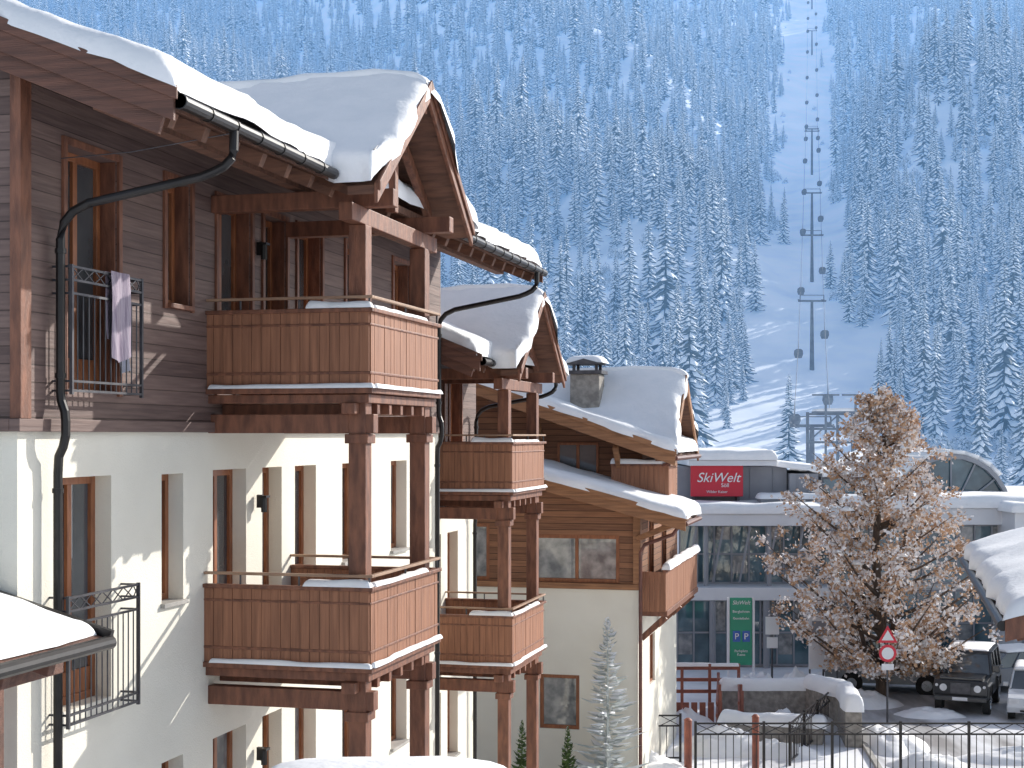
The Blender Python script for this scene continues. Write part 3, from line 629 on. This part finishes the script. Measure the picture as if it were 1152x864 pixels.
# ------------------------------------------------------------ cable car line
cb=empty('cable_car_line',(0,0,0),ROT)
tw=MB(); tops=[]
for D,H in ((232,11),(370,17),(455,15),(530,16),(690,20),(760,15),(1010,17),(1190,17)):
    x=.1985*D; z=max(hz(x,D),GZ); 
    tw.tube([(x,D,z-1),(x,D,z+H)],.6,8,r1=.35); tw.beam((x-3.4,D,z+H),(x+3.4,D,z+H),.4,.45)
    for sx in (-2.9,2.9):
        tw.beam((x+sx,D-2.5,z+H-.2),(x+sx,D+2.5,z+H+.5),.25,.3); tw.beam((x+sx,D,z+H),(x+sx,D,z+H+1.4),.2,.2)
    tw.beam((x-2.9,D,z+H+1.4),(x+2.9,D,z+H+1.4),.18,.18); tops.append((x,D,z+H))
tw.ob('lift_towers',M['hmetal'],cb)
cbm=MB(); gd=MB()
for i in range(len(tops)-1):
    a,b=Vector(tops[i]),Vector(tops[i+1])
    for sx in (-2.9,2.9):
        o=Vector((sx,0,0)); L=(b-a).length; ps=[]
        for k in range(9):
            t=k/8; p=a.lerp(b,t)+o; p.z-=4*t*(1-t)*L*.018; ps.append(p)
        cbm.tube(ps,.06,4)
        nn=max(1,int(L/62))
        for k in range(nn):
            t=(k+.35+(.3 if sx>0 else 0))/nn; p=a.lerp(b,t)+o; p.z-=4*t*(1-t)*L*.018
            gd.beam(p,p-Vector((0,0,1.9)),.12,.12)
            c=p-Vector((0,0,2.8))
            vv=[(c.x+sx_*w_,c.y+sy_*w_,c.z+zz) for zz,w_ in ((-1.0,.6),(-.2,.85),(.65,.78),(.95,.45)) for sx_,sy_ in ((-1,-1),(1,-1),(1,1),(-1,1))]
            fs=[(0,1,2,3),(15,14,13,12)]+[(4*l+q,4*l+(q+1)%4,4*l+4+(q+1)%4,4*l+4+q) for l in range(3) for q in range(4)]
            gd.add(vv,fs)
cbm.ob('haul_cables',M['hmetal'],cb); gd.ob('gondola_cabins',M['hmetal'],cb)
gt=empty('lift_gantry',V2W(48.5,225,0),ROT)
p=MB()
for x in (-4.5,0,2.2,4.5): p.beam((x,0,GZ),(x,0,3.5),.4,.4)
for x in (-2.2,2.2): p.beam((x,-2,GZ),(x,-2,6),.3,.3); p.beam((x-2,-2,6),(x+2,-2,6),.25,.25)
for z in (-1,1,3.2): p.beam((-4.7,0,z),(4.7,0,z),.35,.35)
p.beam((-4.5,0,-1),(0,0,3),.2,.2); p.beam((4.5,0,-1),(0,0,3),.2,.2); p.box(-3.5,3.5,-2,2,3.4,3.6)
p.ob('steel_frame',M['hmetal'],gt); p=MB(); p.snow((-3.5,-2,3.6),(3.5,-2,3.6),(3.5,2,3.6),(-3.5,2,3.6),.4,step=2); p.ob('gantry_snow',M['snow'],gt,smooth=True)

# ------------------------------------------------------------ big frosted tree
def leafy(name,loc,H,seed):
    rs=random.Random(seed); tr=MB(); lf=MB(); root=empty(name,loc)
    env=[(0,0),(1.7,2.1),(2.8,3.8),(4.2,4.2),(5.8,3.8),(7.4,3.1),(9,2.1),(10.4,1.1),(11.3,.35)]
    def er(z): return float(np.interp(z,[e[0] for e in env],[e[1] for e in env]))
    lead=[Vector((0,0,-.2))]
    for i in range(1,12): lead.append(Vector((.16*math.sin(i*.9),.14*math.cos(i*1.1),i*1.02)))
    tr.tube(lead,.24,8,r1=.02)
    tr.tube([(0,0,.9),(.35,.1,2),(.6,.2,3.5),(.9,.3,6),(1.0,.3,8)],.15,7,r1=.02)
    tr.tube([(0,0,.7),(-.5,-.1,1.8),(-.9,0,3.6),(-1.1,.1,6.2)],.13,7,r1=.02)
    def leaves(p,n,sp):
        fm=rs.uniform(.25,.85)
        for _ in range(n):
            c=p+Vector((rs.gauss(0,sp),rs.gauss(0,sp),rs.gauss(-.02,sp*.9))); s=rs.uniform(.05,.105)
            a=Vector((rs.gauss(0,1),rs.gauss(0,1),rs.gauss(0,1))).normalized(); b=a.orthogonal().normalized(); b=Matrix.Rotation(rs.uniform(0,6.28),3,a)@b
            lf.add([c-a*s,c+b*s*.65,c+a*s,c-b*s*.65],[(0,1,2,3)],1 if rs.random()<fm else 0)
    sn=MB()
    for i in range(88):
        z1=1.6+9.5*(i+rs.random())/88; R=er(z1)*rs.uniform(.68,1.1); az=i*2.4+rs.uniform(-.5,.5)
        z0=max(1.0,z1-R*rs.uniform(.5,.95)); k=z0/1.02; b=lead[min(int(k),11)].lerp(lead[min(int(k)+1,11)],k-int(k))
        tip=Vector((R*math.cos(az),R*math.sin(az),z1)); mid=b.lerp(tip,.5)+Vector((rs.uniform(-.2,.2),rs.uniform(-.2,.2),-.08*R))
        tr.tube([b,mid,tip],.02+.018*R,5,r1=.008,cap=False)
        for j in range(10):
            t=rs.uniform(.2,1); q=(b.lerp(mid,t*2) if t<.5 else mid.lerp(tip,t*2-1))
            d=Vector((rs.gauss(0,1)+math.cos(az)*.7,rs.gauss(0,1)+math.sin(az)*.7,rs.gauss(.3,.6))).normalized()*rs.uniform(.3,.9)*(.4+.18*R)
            e=q+d; tr.tube([q,e],.01,3,r1=.004,cap=False)
            for m in range(3): leaves(q.lerp(e,rs.uniform(.2,1.1)),rs.choice([6,10,15,20]),.13)
            if rs.random()<.25:
                c=q.lerp(e,.5); s=rs.uniform(.06,.17)*(1.9 if rs.random()<.14 else 1)
                sn.add([c+Vector((math.cos(h*1.05)*s*rs.uniform(.6,1.3),math.sin(h*1.05)*s*rs.uniform(.6,1.3),-.03)) for h in range(6)]+[c+Vector((0,0,s*.6)),c-Vector((0,0,s*.25))],[(h,(h+1)%6,6) for h in range(6)]+[((h+1)%6,h,7) for h in range(6)])
    tr.ob('trunk_and_limbs',M['bark'],root,fix=False); lf.ob('leaves',[M['leaf'],M['frost']],root,fix=False); sn.ob('snow_clumps',M['snow'],root,smooth=True)
    return root
leafy('frosted_beech_tree',V2W(13.15,54,GZ),11.3,3)
o=conifer(4.7,1.15,190,41,droop=-.15,snowf=.7,w0=.07,base=.04,rmin=.25,rmax=1.25).ob('small_frosted_spruce',[M['snow'],M['ffrost']],None,fix=False); o.location=V2W(2.5,39.5,GZ)
for (x,D,H) in ((.25,38,2.35),(1.42,38.5,2.1)):
    o=conifer(H,.42,150,int(H*10),droop=-.5,snowf=.15,w0=.25).ob('green_thuja',[M['snow'],M['bneedle']],None,fix=False); o.location=V2W(x,D,GZ)
# ------------------------------------------------------------ fences
def fence(name,x0,x1,D,h,m='metal',ex=True,D1=None):
    D1=D if D1 is None else D1; r=empty(name,V2W(x0,D,GZ),ROT+math.atan2(D1-D,x1-x0)); L=math.hypot(x1-x0,D1-D); f=MB()
    for z in (.12,h-.3,h): f.beam((0,0,z),(L,0,z),.045,.045)
    n=int(L/1.7)
    for i in range(n+1):
        x=L*i/n; f.beam((x,0,0),(x,0,h+.06),.07,.07)
        if i<n:
            w=L/n; k=9
            for j in range(1,k): f.tube([(x+w*j/k,0,.12),(x+w*j/k,0,h-.3)],.013,5)
            for j in range(3):
                a=x+w*j/3;b=x+w*(j+1)/3; f.beam((a,0,h-.3),(b,0,h),.02,.02); f.beam((b,0,h-.3),(a,0,h),.02,.02)
    f.ob('fence_bars',M[m],r)
fence('iron_fence',-2.2,4.9,44,1.35)
fence('iron_fence',5.1,16.5,42,1.5)
fence('iron_fence',8.0,10.3,43.5,1.2,D1=49)
bp=empty('timber_bollard',V2W(4.95,42.5,GZ)); p=MB(); p.tube([(0,0,0),(0,0,1.5)],.11,10); p.tube([(0,0,1.5),(0,0,1.56)],.13,10,r1=.05); p.ob('post',M['redw'],bp)
bp=empty('timber_bollard',V2W(6.85,42.5,GZ)); p=MB(); p.tube([(0,0,0),(0,0,1.6)],.1,10); p.tube([(0,0,1.6),(0,0,1.66)],.12,10,r1=.05); p.ob('post',M['redw'],bp)
def swall(pts,h,w=.4,t=.3):
    r=empty('stone_wall',(0,0,0),ROT); a=MB(); s=MB()
    for i in range(len(pts)-1):
        p,q=Vector((*pts[i],0)),Vector((*pts[i+1],0)); d=(q-p).normalized(); n=Vector((-d.y,d.x,0))*w/2
        a.prism([p-n+Vector((0,0,GZ)),p+n+Vector((0,0,GZ)),p+n+Vector((0,0,GZ+h)),p-n+Vector((0,0,GZ+h))],q-p)
        z=Vector((0,0,GZ+h)); n2=n*1.25; s.snow(p-n2-d*.1+z,q-n2+d*.1+z,q+n2+d*.1+z,p+n2-d*.1+z,t,edge=.22,wob=.08,step=.25)
    a.ob('wall_stones',M['stone'],r,bevel=.02); s.ob('wall_snow',M['snow'],r,smooth=True)
swall([(7.0,50.5),(9.9,50.5)],1.0,t=.4); swall([(10.0,50.4),(10.7,48.5),(10.4,46.0)],1.1,.5,.5); swall([(6.6,47.5),(9.6,46.6)],.5,.5,.35)
def mound(name,x,D,rx,ry,h,seed=0):
    m=MB(); nr,na=12,28
    for i in range(nr+1):
        r=i/nr
        for j in range(na):
            a=2*math.pi*j/na; k=1+.3*noise.noise(Vector((math.cos(a)*1.5,math.sin(a)*1.5,seed)))
            m.v.append((r*rx*k*math.cos(a),r*ry*k*math.sin(a),h*(max(0,math.cos(r*math.pi/2))**.8)*(1+.4*noise.noise(Vector((r*2.5*math.cos(a),r*2.5*math.sin(a),seed+5)))+.3*noise.noise(Vector((r*7*math.cos(a),r*7*math.sin(a),seed+5))))-.03))
    for i in range(nr):
        for j in range(na): m.f.append((i*na+j,i*na+(j+1)%na,(i+1)*na+(j+1)%na,(i+1)*na+j)); m.m.append(0)
    o=m.ob(name,M['snow'],None,smooth=True); o.location=V2W(x,D,GZ); o.rotation_euler=(0,0,ROT)
for i,(x,D,rx,ry,h) in enumerate([(8.6,53,1.4,1,1.1),(10.2,54,1.2,.9,1.0),(10.9,51.5,1,.8,.8),(11.9,57,1.4,.8,.6),(9.0,48.8,1.6,.8,.6),(12.4,53.3,1.4,1,.5),(6.4,45.5,1.5,.9,.7),(14.2,51.2,1.2,.7,.3),(3.5,42.5,1.8,.9,.6),(11.6,46.5,1.0,2.2,.5),(12.0,43.4,1.3,.8,.4),(15.0,44.2,2.2,.8,.35),(5.5,49,1.3,.8,.6),(7.9,45,1.6,.7,.4)]): mound('snow_pile',x,D,rx,ry,h,i)
rf=empty('red_timber_barrier',V2W(4.9,52,GZ),ROT); p=MB()
for z in (.7,1.1,1.5): p.beam((0,0,z),(2.9,0,z),.06,.12)
for x in (0,.95,1.9,2.9): p.beam((x,0,0),(x,0,1.65),.1,.1)
for y0_,x_ in ((-4,2.2),(-4,2.9)):
    for z in (.6,1.0): p.beam((x_,0,z+.3),(x_-.6,y0_,z),.06,.1)
    for k in range(4): p.beam((x_-.15*k,-1.25*k,0),(x_-.15*k,-1.25*k,1.35),.09,.09)
for k in range(7): p.beam((.2+k*.27,-3,0),(.2+k*.27,-3,.85),.2,.04)
p.ob('barrier_rails',M['redw'],rf,bevel=.01); p=MB(); p.snow((0,-.06,1.56),(2.9,-.06,1.56),(2.9,.06,1.56),(0,.06,1.56),.12,edge=.05,wob=.02,step=.2); p.ob('barrier_snow',M['snow'],rf,smooth=True)
# ------------------------------------------------------------ signs
gs=empty('parking_sign',V2W(8.33,55,GZ),ROT); p=MB(); p.box(-.4,.4,-.05,.05,1.15,3.6); p.ob('sign_board',M['green'],gs,bevel=.02)
p=MB(); p.box(-.5,-.42,-.05,.05,0,3.6); p.box(.42,.5,-.05,.05,0,3.6); p.ob('sign_posts',M['white'],gs)
p=MB(); p.box(-.3,-.03,-.065,-.052,2.0,2.4); p.box(.05,.32,-.065,-.052,2.0,2.4); p.ob('parking_plates',M['blue'],gs)
text('SkiWelt',.2,(0,-.06,3.42),gs,shear=.3); text('Bergbahnen',.13,(0,-.06,3.1),gs,name='lettering_line'); text('Gondelbahn',.12,(0,-.06,2.85),gs,name='lettering_line2'); text('P  P',.32,(0.01,-.075,2.19),gs,name='lettering_p'); text('Parkplatz\nKassa',.13,(0,-.06,1.6),gs,name='lettering_line3')
ts=empty('traffic_sign',V2W(12.42,50,GZ),ROT); p=MB(); p.tube([(0,0,0),(0,0,3.3)],.035,8); p.ob('pole',M['iron'],ts)
p=MB(); p.prism([(-.33,-.05,2.65),(.33,-.05,2.65),(0,-.05,3.22)],(0,.02,0)); p.tube([(0,-.05,2.3),(0,-.03,2.3)],.29,20); p.ob('sign_faces',M['red'],ts)
p=MB(); p.prism([(-.2,-.056,2.73),(.2,-.056,2.73),(0,-.056,3.07)],(0,.004,0)); p.tube([(0,-.058,2.3),(0,-.052,2.3)],.2,20); p.box(-.2,.2,-.06,-.04,1.75,1.95); p.ob('sign_inner',M['white'],ts)
for k,(x,D,w,z0,z1) in enumerate(((11.35,55,.55,1.0,2.9),(12.0,56,.5,1.0,2.9))):
    ip_=empty('info_panel',V2W(x,D,GZ),ROT); p=MB(); p.box(-w,w,-.04,.04,z0,z1); p.ob('panel',M['white'],ip_,bevel=.01); p=MB()
    for xx in (-w+.05,w-.05): p.box(xx-.03,xx+.03,.042,.1,0,z1)
    p.ob('posts',M['iron'],ip_); p=MB(); p.box(-w*.8,w*.8,-.05,-.042,z0+1.2,z1-.15); p.ob('printed_area',M['gpanel'],ip_)
sp_=empty('direction_sign',V2W(9.55,55.5,GZ),ROT); p=MB(); p.tube([(0,0,0),(0,0,2.9)],.04,8); p.ob('pole',M['iron'],sp_); p=MB(); p.box(-.25,.25,-.06,-.04,2.2,2.85); p.box(-.2,.2,-.06,-.04,1.7,2.1); p.ob('sign_faces',M['white'],sp_)
# ------------------------------------------------------------ vehicles (x forward, y left, z up)
def paint(name,c): 
    m=mat(name,c,tuple(x*.85 for x in c),rough=.3,scale=1.5); m.node_tree.nodes['Principled BSDF'].inputs['Coat Weight'].default_value=.6; return m
PB=paint('black_car_paint',(.018,.02,.024)); PW=paint('white_car_paint',(.62,.63,.65)); PS=paint('silver_car_paint',(.30,.32,.34)); PG=paint('grey_car_paint',(.12,.14,.17))
def wheels(root,xs,w,r):
    t=MB();h=MB()
    for x in xs:
        for s in (-1,1):
            t.tube([(x,s*(w-.24),r),(x,s*(w-.2),r),(x,s*(w-.02),r),(x,s*w,r)],r,20); h.tube([(x,s*(w+.001),r),(x,s*(w+.012),r)],r*.6,14)
            for k in range(5):
                a=k*1.257; h.beam((x,s*(w+.02),r),(x+r*.55*math.cos(a),s*(w+.02),r+r*.55*math.sin(a)),.05,.02)
    t.ob('tyres',M['tyre'],root,bevel=.03); h.ob('wheel_hubs',M['chrome'],root)
def offroader(x,D,head):
    r=empty('off_road_car',V2W(x,D,GZ),ROT+head); W=.88
    b=MB(); b.prism([(-1.95,-W,.55),(1.95,-W,.55),(2.0,-W,1.0),(1.95,-W,1.2),(.75,-W,1.25),(-2.0,-W,1.25)],(0,2*W,0))
    b.box(.75,1.9,-.72,.72,1.2,1.3)
    zb_,zt=1.252,1.93
    lo=[(.72,-.86),(.72,.86),(-1.98,.86),(-1.98,-.86)]; hi=[(.45,-.76),(.45,.76),(-1.93,.76),(-1.93,-.76)]
    for (p,q) in zip(lo,hi): b.beam((p[0],p[1],zb_),(q[0],q[1],zt),.09,.09)
    for px in (-.45,-1.3,.1):
        for s in (-1,1): b.beam((px,s*.86,zb_),(px,s*.765,zt),.09,.05)
    b.prism([(.5,-.8,zt),(-1.98,-.8,zt),(-1.98,-.72,zt+.1),(.42,-.72,zt+.1)],(0,1.6,0))
    for xx in (1.3,-1.25):
        for s in (-1,1): b.box(xx-.52,xx+.52,s*W-.05,s*W+.05,.93,1.03); b.box(xx-.55,xx-.47,s*W-.05,s*W+.05,.6,.95); b.box(xx+.47,xx+.55,s*W-.05,s*W+.05,.6,.95)
    b.box(1.98,2.14,-.86,.86,.52,.68); b.box(-2.12,-2.02,-.86,.86,.5,.66)
    b.tube([(-2.0,.1,1.15),(-2.22,.1,1.15)],.38,20)
    for s in (-1,1): b.box(.62,.7,s*.9-.02,s*1.12,1.35,1.6)
    b.ob('bodywork',PB,r,bevel=.025)
    g=MB(); k=.97; g.add([(p[0]*.99,p[1]*k,zb_) for p in lo]+[(p[0]*.99,p[1]*k,zt) for p in hi],[(0,1,5,4),(1,2,6,5),(2,3,7,6),(3,0,4,7)]); g.ob('glass',M['glass'],r)
    c=MB(); c.box(2.0,2.03,-.33,.33,.76,1.12); c.ob('grille',M['iron'],r)
    l=MB(); 
    for s in (-1,1): l.tube([(2.0,s*.56,.95),(2.05,s*.56,.95)],.12,16); l.tube([(2.0,s*.78,1.02),(2.04,s*.78,1.02)],.05,10)
    l.box(2.145,2.16,-.25,.25,.55,.66); l.ob('headlamps_and_plate',M['lamp'],r)
    wheels(r,(1.3,-1.25),.9,.4)
    s=MB(); s.snow((-1.9,-.7,zt+.1),(.4,-.7,zt+.1),(.4,.7,zt+.1),(-1.9,.7,zt+.1),.05,edge=.2,wob=.05,step=.2); s.ob('roof_snow',M['snow'],r,smooth=True)
offroader(16.0,53.0,-math.pi/2-.42)
def car(name,x,D,head,P,prof,cab,W=.9,hh=.74,wx=(1.35,-1.35),snowy=True):
    r=empty(name,V2W(x,D,GZ),ROT+head); b=MB(); b.prism([(p[0],-W,p[1]) for p in prof],(0,2*W,0))
    (x0,x1,x2,x3,zb_,zt)=cab
    b.prism([(x1,-hh,zt-.05),(x2,-hh,zt-.05),(x2-.05,-hh+.05,zt),(x1+.05,-hh+.05,zt)],(0,2*hh,0))
    for s in (-1,1):
        b.beam((x0,s*(W-.06),zb_),(x1,s*hh,zt-.04),.07,.06); b.beam((x3,s*(W-.06),zb_),(x2,s*hh,zt-.04),.06,.06)
        for k in (.35,.68): xm=x0+(x3-x0)*k; b.beam((xm,s*(W-.06),zb_),(x1+(x2-x1)*k,s*hh,zt-.04),.08,.05)
        b.box(x3-.35,x3-.2,s*(W+.0)-.0,s*(W+.18),zb_+.02,zb_+.16)
    b.ob('bodywork',P,r,bevel=.045)
    g=MB(); w=W-.08; h2=hh-.01
    g.add([(x0,-w,zb_-.02),(x3,-w,zb_-.02),(x3,w,zb_-.02),(x0,w,zb_-.02),(x1,-h2,zt-.04),(x2,-h2,zt-.04),(x2,h2,zt-.04),(x1,h2,zt-.04)],[(0,1,5,4),(1,2,6,5),(2,3,7,6),(3,0,4,7)]); g.ob('glass',M['glass'],r)
    l=MB(); xf=max(p[0] for p in prof); xr_=min(p[0] for p in prof)
    for s in (-1,1): l.box(xf-.12,xf+.01,s*.68-.16,s*.68+.16,.62,.76); l.box(xr_-.01,xr_+.05,s*.74-.1,s*.74+.1,.7,.95,1)
    l.box(xf,xf+.015,-.26,.26,.42,.52); l.ob('lamps',[M['lamp'],M['tail']],r)
    k=MB(); k.box(xf-.02,xf+.008,-.5,.5,.35,.41); k.box(xf-.02,xf+.006,-.35,.35,.55,.68)
    for xx in wx:
        for s in (-1,1): k.tube([(xx,s*(W-.02),.34),(xx,s*(W+.004),.34)],.41,20)
    k.ob('grille_and_arches',M['tyre'],r); wheels(r,wx,W+.01,.33)
    if snowy:
        s=MB(); s.snow((x1,-hh,zt),(x2,-hh,zt),(x2,hh,zt),(x1,hh,zt),.1,edge=.2,wob=.03,step=.2); s.ob('roof_snow',M['snow'],r,smooth=True)
van=[(-2.3,.35),(2.2,.35),(2.35,.6),(2.25,.95),(1.6,1.12),(-2.35,1.12)]
hatch=[(-2.0,.3),(2.0,.3),(2.12,.5),(2.05,.78),(1.1,.95),(-1.95,1.0),(-2.05,.7)]
car('parked_van',14.1,56.5,-.25,PS,van,(-2.3,-2.2,.9,1.55,1.1,1.9))
car('parked_car',18.3,56.5,math.pi+.35,PG,hatch,(-1.9,-1.5,.35,1.1,.97,1.5))
car('parked_car',18.0,51.8,-math.pi/2-.35,PW,hatch,(-1.9,-1.5,.35,1.1,.97,1.5))
car('parked_car',21.2,58.5,math.pi,PW,hatch,(-1.9,-1.5,.35,1.1,.97,1.5))

# ------------------------------------------------------------ neighbouring roof on the right
nb=empty('neighbouring_chalet')
p=MB(); p.slab((1.5,20.4,-2.4),(1.5,31,-2.4),(5.5,31,-1.2),(5.5,20.4,-1.2),.14); 
k=20.7
while k<31: p.beam((1.6,k,-2.6),(3.2,k,-2.12),.14,.16); k+=.8
p.beam((2.2,20.3,-2.55),(2.2,31,-2.55),.2,.22); p.prism([(1.45,20.34,-2.3),(1.45,20.34,-2.65),(5.5,20.34,-1.45),(5.5,20.34,-1.1)],(0,.06,0)); p.prism([(1.45,31,-2.3),(1.45,31,-2.65),(5.5,31,-1.45),(5.5,31,-1.1)],(0,.06,0))
p.ob('roof_timbers',M['wood'],nb,bevel=.01)
p=MB(); p.tube([(1.42,20.4,-2.45),(1.42,31,-2.45)],.07,10); p.ob('gutter',M['metal'],nb)
p=MB(); p.snow((1.45,20.3,-2.38),(1.45,31.1,-2.38),(5.5,31.1,-1.18),(5.5,20.3,-1.18),.26,edge=.24,wob=.12); p.ob('roof_snow',M['snow'],nb,smooth=True)
p=MB(); p.box(3.1,9,21,30.5,GZ,-2.05); p.ob('walls',M['stucco'],nb)

# ------------------------------------------------------------ light, sky, camera
az=math.radians(35.5); el=math.radians(25)
sv=Vector((math.sin(az)*math.cos(el),math.cos(az)*math.cos(el),math.sin(el)))
sl=bpy.data.lights.new('sun','SUN'); sl.energy=5.0; sl.angle=math.radians(.5); sl.color=(1,.955,.88)
so=bpy.data.objects.new('sun',sl); scene.collection.objects.link(so); so.rotation_euler=sv.to_track_quat('Z','Y').to_euler(); so.location=(20,20,40)
w=bpy.data.worlds.new('World'); scene.world=w; w.use_nodes=True; nt=w.node_tree; bg=nt.nodes['Background']
sk=nt.nodes.new('ShaderNodeTexSky'); sk.sky_type='NISHITA'; sk.sun_disc=False; sk.sun_elevation=el; sk.sun_rotation=az; sk.altitude=600; sk.air_density=1.0; sk.dust_density=2.0
hs=nt.nodes.new('ShaderNodeHueSaturation'); hs.inputs['Saturation'].default_value=.72; hs.inputs['Value'].default_value=1.35
nt.links.new(sk.outputs[0],hs.inputs['Color']); nt.links.new(hs.outputs[0],bg.inputs[0]); bg.inputs[1].default_value=.15
cam=bpy.data.cameras.new('camera'); co=bpy.data.objects.new('camera',cam); scene.collection.objects.link(co)
co.location=(0,0,0); co.rotation_euler=(math.pi/2,0,ROT); cam.sensor_width=36; cam.lens=1700/1152*36; cam.shift_y=58/1152; cam.clip_start=.1; cam.clip_end=6000
scene.camera=co
scene.view_settings.view_transform='Standard'; scene.view_settings.look='None'; scene.view_settings.exposure=0
